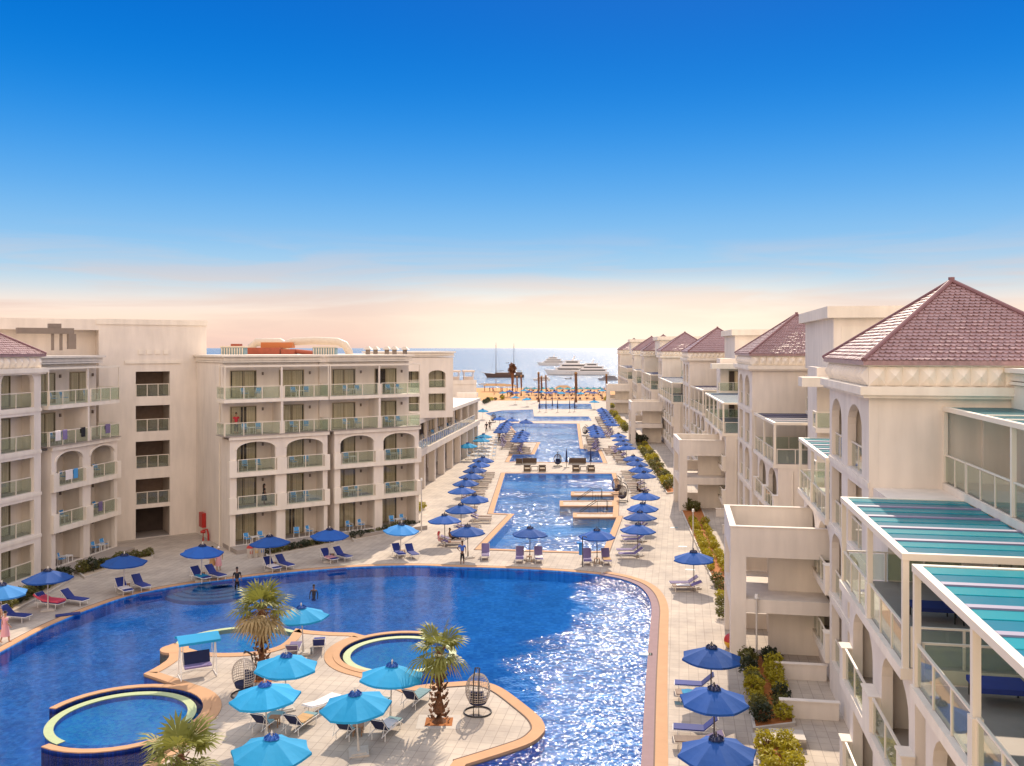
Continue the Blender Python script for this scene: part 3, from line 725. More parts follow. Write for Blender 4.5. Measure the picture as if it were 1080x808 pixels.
# ---- hip-roofed towers
def tile_roof_mesh(W, D, rise, tw=.21, th=.24, ov=.25):
    k = ('roof', W, D, rise, tw)
    if k in CACHE: return CACHE[k]
    x0, x1, y0, y1 = -ov, W + ov, -ov, D + ov; ap = Vector((W / 2, D / 2, rise))
    cs = [Vector((x0, y0, 0)), Vector((x1, y0, 0)), Vector((x1, y1, 0)), Vector((x0, y1, 0))]
    b = B(); b.add([*cs, ap, *[c + Vector((0, 0, -.16)) for c in cs]], [(0, 1, 4), (1, 2, 4), (2, 3, 4), (3, 0, 4), (0, 1, 6, 5), (1, 2, 7, 6), (2, 3, 8, 7), (3, 0, 5, 8), (5, 6, 7, 8)])
    rnd = random.Random(3)
    for i in range(4):
        a, c = cs[i], cs[(i + 1) % 4]; u = (c - a); Lh = u.length; u.normalize(); m = (a + c) / 2; up = ap - m; S = up.length; up.normalize(); nrm = u.cross(up)
        rows = int(S / th)
        for r in range(rows):
            s0 = r * th; half = Lh / 2 * (1 - s0 / S) ; nt_ = int(half * 2 / tw) + 1
            for q in range(nt_):
                cx = -half + (q + (.5 if r % 2 else 0)) * tw
                hw = tw * .48; s1 = s0 + th * 1.15
                half1 = Lh / 2 * (1 - s1 / S)
                if cx - hw < -half or cx + hw > half: continue
                def pt(x, s_, h_): return m + u * x + up * s_ + nrm * h_
                j = rnd.uniform(-.016, .016); h0 = .055 + j; t0 = .012
                xl, xr = max(cx - hw, -half1 - .1), min(cx + hw, half1 + .1)
                if xr - xl < .03: continue
                v = [pt(xl, s1, t0), pt(xr, s1, t0), pt(cx + hw, s0 + .07, h0), pt(cx + hw * .5, s0 + .012, h0), pt(cx, s0 - .008, h0 + .006), pt(cx - hw * .5, s0 + .012, h0), pt(cx - hw, s0 + .07, h0)]
                lo = [x - nrm * .045 for x in v[2:]]
                b.add(v + lo, [(0, 6, 5, 4, 3, 2, 1)] + [(2 + z_, 3 + z_, 8 + z_, 7 + z_) for z_ in range(4)])
    me = b.mesh('roof', 'roof_tile')
    rb = B()
    for c in cs: rb.tube([c + Vector((0, 0, .05)), ap + Vector((0, 0, .07))], .10, 8)
    rb.tube([ap + Vector((0, 0, -.1)), ap + Vector((0, 0, .22))], .13, 8)
    CACHE[k] = (me, rb.mesh('ridge_cap', 'roof_ridge'))
    return CACHE[k]

def tower(name, label, O, ang, L, W, fl, roofz, rise=3.45, cols=None, near=True, x0=0, arch_levels=(1, 3), group='hip-roofed stair towers'):
    M = T(O[0], O[1], 0, ang)
    t = thing(name, label, 'building', (O[0], O[1], 0), ang, group)
    cols = cols or ((.7, 3.4), (4.9, 7.9))
    holes = []; dd = 1.3
    for j, z in enumerate(fl):
        top = (fl[j + 1] if j + 1 < len(fl) else z + 3.3)
        for a, e in cols:
            if z < 1: holes.append(rect(a, e, z, top - .65))
            elif j in arch_levels: holes.append(arch(a, e, z, top - 1.25 - (.25 if j == len(fl) - 1 else 0), min(.95, (e - a) * .36)))
            else: holes.append(rect(a, e, z, top - .55))
    b = B(); b.panel(0, L, 0, roofz - 1.3, 0, .35, holes); part('facade_wall', b, 'stucco', t)
    b = B(); b.box(.003, L - .003, dd, W, 0, roofz - 1.3); b.box(.003, .3, .352, dd, 0, roofz - 1.3); b.box(L - .3, L - .003, .352, dd, 0, roofz - 1.3)
    for a, e in cols[:-1]: b.box(e + .2, cols[1][0] - .2, .352, dd, 0, roofz - 1.3)
    part('main_wall', b, 'stucco', t)
    for z in fl:
        b = B(); b.box(.31, L - .31, .352, dd - .01, max(0, z - .25), z); part('balcony_floor', b, 'floor_grey', t)
        for a, e in cols:
            railing(t, a + .02, .17, z, e - a - .04)
            window(t, a + .1, dd - .02, z + .02, min(2.3, e - a - .2), 2.25, simple=not near)
    for z in fl[1:]:
        b = B(); b.box(-.04, L + .04, -.05, -.003, z - .32, z - .1); part('string_course', b, 'trim', t)
    b = B(); zc = roofz - 1.3
    b.box(-.38, L + .38, -.38, W + .38, zc, zc + .32); b.box(-.25, L + .25, -.25, W + .25, zc - .12, zc - .003)
    b.box(-.02, L + .02, -.02, W + .02, zc + .322, roofz - .2); b.box(-.16, L + .16, -.16, W + .16, roofz - .2, roofz - .02)
    part('cornice', b, 'trim', t)
    # frieze of faceted diamonds
    b = B(); z0, z1 = zc + .36, roofz - .23; n = max(4, round(L / .62))
    def facet(p, u, nrm, w_):
        p = Vector(p); u = Vector(u); nrm = Vector(nrm); up = Vector((0, 0, 1)); h_ = z1 - z0
        vs = [p, p + u * w_, p + u * w_ + up * h_, p + up * h_, p + u * w_ / 2 + up * h_ / 2 + nrm * .26, p + u * w_ / 2 + nrm * .07, p + u * w_ + up * h_ / 2 + nrm * .0, p + u * w_ / 2 + up * h_ + nrm * .07, p + up * h_ / 2]
        b.add(vs, [(0, 5, 4), (5, 1, 4), (1, 6, 4), (6, 2, 4), (2, 7, 4), (7, 3, 4), (3, 8, 4), (8, 0, 4)])
    for i in range(n): facet((L * i / n, -.024, z0), (1, 0, 0), (0, -1, 0), L / n)
    n2 = round(W / .62)
    for i in range(n2):
        facet((L + .024, W * i / n2, z0), (0, 1, 0), (1, 0, 0), W / n2)
        if near: facet((-.024, W * i / n2, z0), (0, 1, 0), (-1, 0, 0), W / n2)
    part('frieze', b, 'trim', t)
    r, rc = tile_roof_mesh(L, W, rise, .21 if near else .42, .24 if near else .45)
    o = link('roof', r, t, T(0, 0, roofz - .0)); link('ridge_cap', rc, o)
    return t, M

# ---- stepped seafront blocks: arcade, glazed pergola terrace, set-back top storey (the long row)
def block(name, label, who, O, ang, n, bw, near=True, top=True, panels=('panel_teal', 'panel_blue'), who_bays=None, furn=.5, ext=0.0):
    X0 = -ext
    M = T(O[0], O[1], 0, ang)
    t = thing(name, label, 'building', (O[0], O[1], 0), ang, 'terraced blocks in the long row')
    L = n * bw; g, f1, f2, f3 = 1.5, 4.8, 8.15, 11.4
    dT, dR, dL = 3.8, 4.7, 2.0; W = 12.0
    holes = []
    for i in range(n):
        a, e = i * bw + .65, (i + 1) * bw - .65
        holes += [rect(a, e, g + .02, 4.1), arch(a, e, f1 + .02, 6.55, 1.0)]
    b = B(); b.panel(0, L, 0, f2 - .3, 0, .32, holes); part('arcade_wall', b, 'stucco', t)
    b = B(); b.box(.003, L - .003, dL, W, 0, f2 - .3); b.box(.003, .3, .322, dL, 0, f2 - .3); b.box(L - .3, L - .003, .322, dL, 0, f2 - .3)
    for i in range(1, n): b.box(i * bw - .12, i * bw + .12, .322, dL, g, f2 - .3)
    part('main_wall', b, 'stucco', t)
    for z in (g, f1):
        b = B(); b.box(.31, L - .31, .323, dL - .003, z - .25, z); part('balcony_floor', b, 'floor_grey', t)
        b = B(); b.box(-.05, L + .05, -.34, -.003, z - .38, z - .02)
        for i in range(n + 1):
            xa = max(-.05, i * bw - .55); xb = min(L + .05, i * bw + .55); b.box(xa, xb, -.34, -.003, z - .02, z + 1.02)
            b.box(xa - .03, xb + .03, -.38, .0, z + 1.022, z + 1.08)
        part('parapet', b, 'trim', t)
        for i in range(n):
            railing(t, i * bw + .62, -.24, z, bw - 1.24)
            window(t, i * bw + 1.0, dL - .02, z + .02, 2.3, 2.3, simple=not near)
            if near and z == f1: furnish(M, i * bw + 2.4, 1.1, z, who, 2, ('seaward', 'landward')[i % 2], furn)
    b = B(); b.tube([(L + .06, 1.0, 0), (L + .06, 1.0, f2 - .5)], .06, 6); part('downpipe', b, 'metal_cream', t)
    # pergola terrace
    b = B(); b.box(-.03, L + .03, -.36, dT + .6, f2 - .297, f2 - .003, 0); b.box(0, L, -.2, W - .3, f2 - .003, f2 + .015, 1); part('terrace_floor', b, ['trim', 'floor_grey'], t)
    for i in range(n): railing(t, i * bw + .12, -.22, f2 + .01, bw - .24)
    railing(t, L - .06, -.1, f2 + .01, dT + .1, R(90)); railing(t, .06, -.1, f2 + .01, dT + .1, R(90))
    zp = 11.12; b = B()
    for i in range(n + 1):
        x = i * bw; xa = 0 if i == 0 else (L - .16 if i == n else x - .08)
        b.box(xa, xa + .16, -.30, -.14, f2 - .28, zp - .16)
        if n > 1 and 0 < i < n: b.box(x - .15, x + .15, -.33, -.11, f2 - .28, f2 + 1.05)
    b.box(-.02, L + .02, -.32, -.12, zp - .16, zp + .02)
    b.box(-.02, .14, -.12, dT, zp - .16, zp + .02); b.box(L - .14, L + .02, -.12, dT, zp - .16, zp + .02)
    pg = part('pergola', b, 'metal_cream', t)
    nr = max(2, round(L / 2.0)); nr += nr % 2 == 0
    for i in range(1, nr):
        x = L * i / nr; bb = B(); bb.box(x - .12, x + .12, -.12, dT - .003, zp - .12, zp + .03); link('rafter', bb.mesh('rafter', 'lilac_beam'), pg)
    for i in range(nr):
        a, e = L * i / nr + (.14 if i == 0 else .12), L * (i + 1) / nr - (.14 if i == nr - 1 else .12); md = a + (e - a) * .42
        for q0, q1, pm, dz in ((a, md, panels[0], 0), (md + .01, e, 'panel_deep' if panels[0] == 'panel_teal' else 'panel_blue', -.02)):
            bb = B(); bb.box(q0, q1, -.12, dT - .003, zp - .03 + dz, zp - .01 + dz); link('roof_panel', bb.mesh('roof_panel', pm), pg)
    b = B(); b.box(X0 + .003, L - .003, dR, W, f2 + .02, f3 - .28)
    if ext: b.box(X0, .0, 1.3, dR, 0, f3 - .28)
    b.box(.1, .2, dR + .1, dR + .2, f2 + .1, f3 - .4); b.box(.0, .22, dT, dR, f2 + .02, f3 - .28); b.box(L - .22, L, dT, dR, f2 + .02, f3 - .28); part('main_wall', b, 'stucco', t)
    for i in range(n): window(t, i * bw + 1.0, dR - .02, f2 + .02, 2.3, 2.35, simple=not near)
    # top storey
    b = B(); b.box(X0 - .03, L + .03, dT, 6.2, f3 - .277, f3 - .02); b.box(X0 + 0.01, L - .01, dT + .1, 6.2, f3 - .02, f3 - .003, 1); part('balcony_floor', b, ['trim', 'floor_grey'], t)
    for i in range(n): railing(t, i * bw + .1, dT + .1, f3, bw - .2)
    if ext: railing(t, X0 + .05, dT + .1, f3, ext - .05)
    railing(t, L - .06, dT + .15, f3, 2.2, R(90))
    b = B(); z2 = 14.25
    for i in range(n + 1):
        xa = X0 if i == 0 else (L - .14 if i == n else i * bw - .07); b.box(xa, xa + .14, dT + .03, dT + .17, f3, z2 - .14)
    b.box(X0 - .02, L + .02, dT + .0, dT + .2, z2 - .14, z2 + .02); b.box(X0 - .02, X0 + .12, dT + .2, 6.2, z2 - .14, z2 + .02); b.box(L - .12, L + .02, dT + .2, 6.2, z2 - .14, z2 + .02)
    for i in range(1, nr): b.box(L * i / nr - .1, L * i / nr + .1, dT + .2, 6.2, z2 - .1, z2 + .03)
    pg = part('pergola', b, 'metal_cream', t)
    for i in range(nr):
        bb = B(); bb.box((L * i / nr if i else X0) + .12, L * (i + 1) / nr - .12, dT + .2, 6.2, z2 - .02, z2); link('roof_panel', bb.mesh('roof_panel', panels[0]), pg)
    b = B(); b.box(X0 + .003, L - .003, 6.2, W, f3 - .003, 15.1); b.box(X0, X0 + .2, 5.2, 6.2, f3, z2 - .15); b.box(L - .2, L, 5.2, 6.2, f3, z2 - .15); part('main_wall', b, 'stucco', t)
    b = B(); cornice(b, X0, L, 6.2, W, 15.75); part('cornice', b, 'trim', t)
    for i in range(n): window(t, i * bw + 1.0, 6.18, f3 + .02, 2.3, 2.35, simple=not near)
    return t, M

def portico(name, label, O, ang, L=6.6, W=4.3):
    """open two-level gateway with a parapet; x runs towards the camera, y towards the building"""
    t = thing(name, label, 'gateway', (O[0], O[1], 0), ang, 'white two-level gateways in front of the long row')
    p = .8
    for x in (0, L - p): b = B(); b.box(x, x + p, 0, p, 0, 5.6); part('pillar', b, 'stucco', t)
    b = B(); b.box(0.003, p, W - 2.0, W, 0, 5.6); part('pillar', b, 'stucco', t)
    b = B(); b.box(0, L, 0, .25, 5.6, 7.15); b.box(L - .25, L, .25, W + .6, 5.6, 7.15); b.box(0, .25, .25, W + .6, 5.6, 7.15); b.box(.25, L - .25, .25, W + .6, 5.6, 5.9); b.box(L - .5, L - .251, 2.0, 2.5, 5.9, 7.0)
    b.box(-.04, L + .04, -.04, .29, 7.152, 7.2); b.box(L - .29, L + .04, .29, W + .6, 7.152, 7.2); b.box(-.04, .29, .29, W + .6, 7.152, 7.2)
    part('parapet', b, 'stucco', t)
    b = B(); b.box(p * .5, L - .02, .02, W + .6, 2.7, 3.4); part('upper_floor', b, 'stucco', t)
    b = B(); b.box(L - 2.2, L - 2.0, 2.1, W + .6, 0, 2.699); part('stair_wall', b, 'trim', t)
    b = B(); b.box(L - 2.2, L - 2.0, 2.1, W + .6, 3.401, 5.6); part('stair_wall', b, 'trim', t)
    b = B(); b.box(.1, .3, p, W - 2.0, 0, .9); part('low_wall', b, 'stucco', t)
    b = B(); b.box(.1, .3, p, W - 2.0, 3.401, 4.4); part('low_wall', b, 'stucco', t)
    return t
# ------------------------------------------------------------------ the long row beside the promenade
A1 = 10.4; s1, c1_ = math.sin(R(A1)), math.cos(R(A1))
def UV(u, v): return (u * s1 + v * c1_, u * c1_ - v * s1)
def fa(A): return R(270 - A)
block('terrace_block', 'pale terraced block with teal pergola roof, closest block beside the promenade', 'the closest block', UV(24.0, 6.0), fa(A1), 2, 4.6, panels=('panel_teal', 'panel_teal'), furn=.6)
tb, Mtb = block('terrace_block', 'pale terraced block whose pergola has deep blue and teal panels, before the big tiled roof', 'the block before the biggest roof', UV(34.4, 6.04), fa(A1), 2, 4.6, ext=2.6, furn=.8)
tower('roof_tower', 'hotel tower with the biggest purple tiled hip roof and faceted frieze', UV(46.3, 7.2), fa(A1), 9.3, 8.5, [1.5, 4.8, 8.15, 11.4], 16.0, rise=3.3, cols=((.6, 3.3), (4.8, 7.9)))
block('terrace_block', 'terraced block with a narrow teal pergola between the two biggest tiled roofs', 'the block between two roofs', UV(56.7, 7.35), fa(A1), 2, 5.1)
block('terrace_block', 'terraced block with dark blue pergola slats above the big gateway', 'the block behind the big gateway', (20.36, 75.4), fa(7.1), 2, 5.05, panels=('panel_blue', 'panel_blue'), furn=.9)
tower('roof_tower', 'hotel tower with the second biggest tiled roof and one wide arch', (21.4, 86.2), fa(7.1), 9.7, 9.0, [1.5, 4.8, 8.15, 11.4], 16.0, cols=((1.0, 3.6), (5.0, 8.0)))
block('terrace_block', 'long terraced block with pale turquoise pergola above the middle gateway', 'long turquoise-roofed block', (23.4, 108.9), fa(7.1), 4, 4.98, panels=('panel_teal', 'panel_teal'), near=False)
block('terrace_block', 'terraced block with a dark pergola before the third tiled roof', 'far block', (25.8, 130), fa(4.9), 3, 4.65, near=False, panels=('panel_blue', 'panel_blue'))
tower('roof_tower', 'hotel tower with the third tiled roof counted towards the sea', (26.3, 140), fa(4.9), 9.0, 9.2, [1.5, 4.8, 8.15, 11.4], 16.0, near=False, cols=((.8, 3.4), (4.8, 7.6)))
block('terrace_block', 'longest terraced block with green-blue pergola past the third tiled roof', 'far block', (27.3, 168), fa(4.9), 6, 4.6, near=False, panels=('panel_teal', 'panel_teal'))
tower('roof_tower', 'hotel tower with the fourth tiled roof counted towards the sea', (28.9, 180), fa(4.5), 9.5, 9.4, [1.5, 4.8, 8.15, 11.4], 16.0, near=False)
block('terrace_block', 'distant terraced block between the fourth and fifth tiled roofs', 'far block', (29.6, 203), fa(4.5), 4, 5.0, near=False)
tower('roof_tower', 'hotel tower with the fifth tiled roof counted towards the sea', (30.4, 214), fa(4.5), 9.5, 9.4, [1.5, 4.8, 8.15, 11.4], 16.0, near=False)
block('terrace_block', 'distant terraced block between the fifth and sixth tiled roofs', 'far block', (30.9, 231), fa(4.5), 3, 5.0, near=False)
tower('roof_tower', 'hotel tower with the sixth tiled roof counted towards the sea', (32.0, 242), fa(4.5), 9.5, 9.4, [1.5, 4.8, 8.15, 11.4], 16.0, near=False)
block('terrace_block', 'last terraced block of the long row, next to the beach', 'far block', (33.0, 279), fa(3), 7, 4.9, near=False)
tower('roof_tower', 'last tiled-roof tower of the long row, at the beach end', (34.0, 292), fa(3), 10, 9.4, [1.5, 4.8, 8.15, 11.4], 16.0, near=False)
for (lab, O, A, Lp, W) in (('big gateway beside the hedge beds, first from the camera end', (12.62, 54.1), 10.4, 6.6, 4.4), ('second white gateway along the row, before the yellow hedge', (17.5, 98.7), 5, 6.7, 4.6), ('third white gateway along the row, with a person in front', (21.0, 164), 4, 7, 4.8), ('fourth white gateway, close to the beach', (24.4, 236), 4, 7, 5.0)):
    portico('gateway', lab, O, fa(A), Lp, W)
# stair blocks standing back between the ranges, each with a lift house
def lift_house(lab, x, y, A, w_, dpt, z1):
    t = thing('lift_house', lab, 'roof house', (x, y, 0), R(-A), 'plain lift houses behind the tiled roofs')
    b = B(); b.box(0, w_, 0, dpt, 14.9, z1 - .75); part('main_wall', b, 'stucco', t)
    b = B(); b.box(-.45, w_ + .4, -.45, dpt + .4, z1 - .747, z1); part('roof_cap', b, 'trim', t)
    b = B(); b.box(.5, 2.6, -.03, .003, 15.6, z1 - 1.3); part('blind_panel', b, 'trim', t)
def stair_block(lab, x, y, A, w_, dpt, h=15.2):
    t = thing('stair_block', lab, 'building', (x, y, 0), R(-A), 'stair blocks between the terraced ranges')
    b = B(); b.box(0, w_, 0, dpt, 0, h); part('main_wall', b, 'stucco', t)
    for z in (4.8, 8.1, 11.3):
        b = B(); b.box(-.3, 4.6, -1.5, -.003, z - .3, z); part('balcony_floor', b, 'trim', t)
        railing(t, -.25, -1.45, z, 4.8); railing(t, -.25, -1.4, z, 1.35, R(90))
        window(t, 1.0, -.01, z + .02, 1.4, 2.4, style=3, simple=True)
    b = B(); b.box(-1.2, 3.6, -2.0, -.003, 14.0, 14.6); part('canopy_slab', b, 'trim', t)
    return t
stair_block('narrow stair block with small glass balcony before the second big tiled roof', 20.2, 60.3, 10.4, 10, 4.4)
lift_house('largest plain lift house, just behind the biggest tiled roof', 20.95, 59.3, 10.4, 10, 13.5, 19.2)
stair_block('narrow stair block between turquoise and dark pergolas', 25.4, 111, 7, 10, 4.4)
lift_house('second largest lift house, behind the second tiled roof', 28.4, 116, 7, 10, 12, 18.85)
lift_house('third lift house counted towards the sea', 30.8, 190, 5, 10, 14, 18.9)
lift_house('small distant lift house behind the fifth tiled roof', 33.0, 252, 5, 9, 12, 18.9)

# ------------------------------------------------------------------ wings on the other side
wa, _ = wing_low('hotel_wing', 'arcaded hotel wing with glass balconies, behind the three waste bins', 'the wing behind the bins', (-22.9, 73.9), R(35.5), 2, 4.25, total=9.25, bays=('bin side', 'gap side'))
wing_low('hotel_wing', 'arcaded hotel wing with glass balconies at the end by the restaurant', 'the restaurant wing', (-15.45, 79.25), R(35.5), 2, 4.2, total=12, bays=('gap side', 'restaurant side'))
wing_low('hotel_wing', 'arcaded hotel wing with towels on its rail, beside the walled tower', 'the wing with towels', (-33.55, 66.3), R(79.6), 2, 3.95, total=9, bays=('tower side', 'plain-wall side'))
tower('roof_tower', 'hotel tower with a tiled roof cut by the picture edge, wide arched balconies', (-35.55, 55.5), R(79.6), 9.9, 10, [.35, 3.3, 6.3, 9.3, 12.3], 16.05, cols=((.9, 4.2), (6.0, 9.2)), arch_levels=(4,))
t0 = bpy.data.objects['roof_tower.007'] if 'roof_tower.007' in bpy.data.objects else None
if t0: t0['group'] = 'white hotel wings round the pools'

b = B(); b.box(8.503, 9.45, 1.7, 9.2, 0, 15.25); b.box(8.503, 9.3, 1.45, 9.2, 15.25, 15.85); part('link_wall', b, 'stucco', wa)
def plain_wall_block():
    e = (math.cos(R(35.5)), math.sin(R(35.5))); L = 24; K = (-27.5, 81.95)
    t = thing('stair_hall', 'tall plain-walled block with a column of five dark openings', 'building', (K[0] - e[0] * L, K[1] - e[1] * L, 0), R(35.5))
    lv = [(0.02, 2.6), (2.95, 5.15), (6.1, 8.4), (9.25, 11.5), (12.3, 14.45)]
    a, c_ = L - 6.05, L - 3.2
    b = B(); b.panel(L - 9, L, 0, 18.9, 0, .3, [rect(a, c_, z0, z1) for z0, z1 in lv]); b.box(L - 9, L - .003, 3.2, 9, 0, 18.88); b.box(L - .3, L - .003, .302, 3.2, 0, 18.88); b.box(L - 9, a - .8, .302, 3.2, 0, 18.88)
    b.box(0, L - 9.003, 1.3, 9, 0, 18.0); b.box(0, L - 9.003, 0, 9, 18.0, 18.9); part('main_wall', b, 'stucco', t)
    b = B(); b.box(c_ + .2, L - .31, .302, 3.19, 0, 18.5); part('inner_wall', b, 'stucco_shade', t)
    for i, (z0, z1) in enumerate(lv):
        b = B(); b.box(a - .7, c_ + .19, .303, 3.19, z0 - .25, z0 - .002); b.box(a - .7, c_ + .19, .303, 3.19, z1 + .1, z1 + .25); part('landing_floor', b, 'floor_grey', t)
        b = B(); b.box(a - .7, c_ + .19, 3.0, 3.15, z0, z1 + .1); part('landing_wall', b, 'unlit_interior' if i == 0 else 'sling_taupe', t)
        if i: railing(t, a + .03, .12, z0, c_ - a - .06, posts=3)
    b = B(); b.box(a - .9, c_ + .9, -.1, -.003, 15.15, 15.4); b.box(L - 9.2, L + .06, -.08, -.003, 18.5, 18.96); part('string_course', b, 'trim', t)
    b = B()
    for k in range(4): b.box(a + .2 + .7 * k, a + .62 + .7 * k, -.06, -.003, 15.95, 16.35)
    part('relief_block', b, 'trim', t)
    return t
plain_wall_block()

def ell_block():
    t = thing('hotel_wing', 'narrow block of arched windows at the seaward end of the arcaded wings', 'building', (-15.2, 103.6, 0), R(19), 'white hotel wings round the pools')
    L, W = 8.8, 9.5; zb = 8.4
    hs = [rect(3.0, 4.8, 9.2, 11.0), rect(3.0, 4.8, 11.9, 13.8), rect(5.85, 7.9, 9.2, 11.2), arch(5.85, 7.9, 11.9, 13.4, .5)]
    b = B(); b.panel(0, L, zb, 15.4, 0, .3, hs); part('facade_wall', b, 'stucco', t)
    b = B(); b.box(.003, L - .003, 1.1, W, zb, 15.4); b.box(L - .3, L - .003, .302, 1.1, zb, 15.4); b.box(.003, .3, .302, 1.1, zb, 15.4); b.box(.302, L - .302, .302, 1.1, 8.9, 9.15); b.box(.302, L - .302, .302, 1.1, 11.6, 11.85); b.box(0, 3.2, .302, W, 0, zb); part('main_wall', b, 'stucco', t)
    for x, z, ww in ((3.02, 9.2, 1.76), (3.02, 11.9, 1.76), (5.87, 9.2, 2.0), (5.87, 11.9, 2.0)): window(t, x - .05, 1.08, z, ww + .1, 2.1); railing(t, x, .1, z, ww, h=.85)
    b = B(); cornice(b, 0, L, 0, W, 16.1); part('cornice', b, 'trim', t)
ell_block()

def restaurant():
    O = (-11.3, 100.5); L, W = 48.5, 13.0; a = R(90 - 6.6); M = T(O[0], O[1], 0, a)
    t = thing('restaurant_building', 'two-storey restaurant building with glazed upper terrace and round columns', 'building', (O[0], O[1], 0), a)
    b = B(); b.box(0, L, 3.2, W, 0, 8.0); b.box(L - .8, L, -.2, 3.2, 0, 9.2); part('main_wall', b, 'stucco', t)
    b = B(); b.box(-3.5, L - .81, -.6, 3.197, 4.1, 4.85); b.box(-3.4, L - .9, -.5, 3.197, 4.85, 4.9); part('terrace_floor', b, 'trim', t)
    b = B()
    b.add([(2, -.6, 7.9), (L, -.6, 7.9), (L, W, 8.1), (2, W, 8.1), (2, -.6, 8.35), (L, -.6, 8.35), (L, W, 8.5), (2, W, 8.5)], [(0, 3, 2, 1), (4, 5, 6, 7), (0, 1, 5, 4), (1, 2, 6, 5), (2, 3, 7, 6), (3, 0, 4, 7)]); part('roof', b, 'trim', t)
    for k in range(8):
        x = .2 + 6.1 * k
        if x > L - 2: break
        b = B(); b.box(x, x + .7, -.3, .5, 0, 4.1); b.box(x + 1.2, x + 1.5, -.35, -.05, 4.9, 7.9); part('pillar', b, 'stucco', t)
        window(t, x + 1.2, 3.18, .05, 4.2, 3.6, simple=True); window(t, x + 1.0, 3.18, 4.95, 4.6, 2.7, simple=True)
    for k in range(9): railing(t, -3.3 + 5.2 * k, -.45, 4.9, 5.1 if k < 8 else 4.9, posts=4)
    railing(t, -3.3, -.4, 4.9, 3.4, R(90))
    b = B(); b.box(2.5, 6.8, 1.8, 2.0, .1, 3.9); part('low_wall', b, 'trim', t)
    for k in range(7):
        o = chair(M, 2.0 + 5.6 * k, 1.2, 4.9, R(random.uniform(-60, 60)), 'blue chair on the upper restaurant terrace, %s from its near end' % nth(k), 'chairs on the restaurant terrace')
restaurant()
def far_block():
    t = thing('terrace_house', 'white block with two small cabins on its flat roof, past the restaurant', 'building', (-15.5, 152, 0), R(8))
    b = B(); b.box(0, 9.6, 0, 14, 0, 10.4); b.box(0, 9.6, -.1, .2, 10.4, 11.1); part('main_wall', b, 'stucco', t)
    for x in (5.2, 8.1 - .5):
        b = B(); b.box(x, x + 1.6, .8, 3, 10.4, 11.6); b.box(x - .2, x + 1.8, .6, 3.2, 12.4, 12.7)
        for q in (x, x + 1.5): b.box(q, q + .1, .8, .9, 11.6, 12.4); b.box(q, q + .1, 2.9, 3, 11.6, 12.4)
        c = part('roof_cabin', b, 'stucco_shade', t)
    railing(t, .2, .1, 11.1, 5)
far_block()

# ------------------------------------------------------------------ things on the roofs and walls
def duct(name, lab, pts, r, loc, m='duct_cream', n=12):
    b = B(); b.tube(pts, r, n); o = link(name, b.mesh(name, m, True)); o.location = loc; tag(o, lab, 'air duct'); return o
# positions from the photograph, at real distance on the roof (z about 16)
def RP(px, py, Y): return Vector(((px - 540) / F * Y, Y, H - (py - HZ) / F * Y))
q = RP(332, 372, 88)
duct('roof_duct', 'big cream arched air duct on the roof above the arcaded wings', [(-4, 0, -.6), (-3.4, 0, .0), (-2.9, 0, .75), (-2.2, 0, 1.05), (0, 0, 1.15), (2.2, 0, 1.05), (2.9, 0, .75), (3.3, 0, .1), (3.4, 0, -.6)], .38, q)
q = RP(283, 372, 92)
duct('roof_duct', 'shorter cream arched air duct behind the red roof tanks', [(-1.9, 0, -.6), (-1.7, 0, .6), (-1.2, 0, 1.05), (1.2, 0, 1.05), (1.7, 0, .8), (1.9, 0, -.6)], .42, q)
t = thing('roof_tank', 'rust red steel tanks and pipes on the hotel roof', 'roof tank', RP(283, 375, 86))
b = B(); b.box(-3.2, 1.2, -.6, .6, -.3, .75); b.box(-3.4, -2.6, -.5, .5, .75, 1.1); part('tank', b, 'rust_red', t)
b = B(); b.box(1.3, 2.6, -.5, .5, -.3, .6); b.tube([(2.6, 0, .4), (6.5, 0, .0)], .22, 8); part('pipe', b, 'rust_red', t)
b = B(); b.box(-1.0, 2.0, 1.0, 2.2, .7, 1.25); part('pipe_cover', b, 'orange_paint', t)
for px, Y, lab in ((247, 82, 'teal-grey air conditioning unit at the wall end of the hotel roof'), (343, 84, 'teal-grey air conditioning unit beneath the big arched duct')):
    t = thing('air_conditioner', lab, 'air conditioner', RP(px, 373, Y), 0, 'air conditioners on the hotel roof')
    b = B(); b.box(-1.05, 1.05, -.5, .5, -.4, .55); part('housing', b, 'ac_teal', t)
    b = B(); b.box(-1.1, 1.1, -.55, .55, .55, .68)
    for k in range(9): b.box(-1.0 + .23 * k, -.9 + .23 * k, -.54, -.5, -.3, .5)
    part('cover', b, 'duct_cream', t)
for i, (px, Y) in enumerate(((388, 86), (396, 88), (408, 88), (416, 87), (427, 90))):
    t = thing('roof_vent', 'small roof ventilator on the restaurant-side wing, %s from the ducts' % nth(i), 'roof vent', RP(px, 371.5, Y), 0, 'small ventilators on the hotel roof')
    b = B(); b.cyl(0, 0, -.4, .25, .22); part('vent_pipe', b, 'duct_grey', t)
    b = B(); b.cyl(0, 0, .25, .55, .5, .15, 8); part('vent_cap', b, 'duct_cream', t)
t = thing('wall_duct', 'grey rectangular air duct on brackets before the tall plain wall', 'air duct', RP(40, 352, 71), R(35.5))
b = B(); b.box(-1.5, 2.5, -.5, .3, .0, .45); b.box(2.1, 2.65, -.5, .3, -1.2, 0); part('duct_run', b, 'duct_grey', t)
b = B(); b.box(.7, 1.6, -.4, .2, .45, .8); b.box(.9, 1.1, -.3, -.1, -1.3, 0); b.box(1.5, 1.7, -.3, -.1, -1.3, 0); part('bracket', b, 'duct_grey', t)

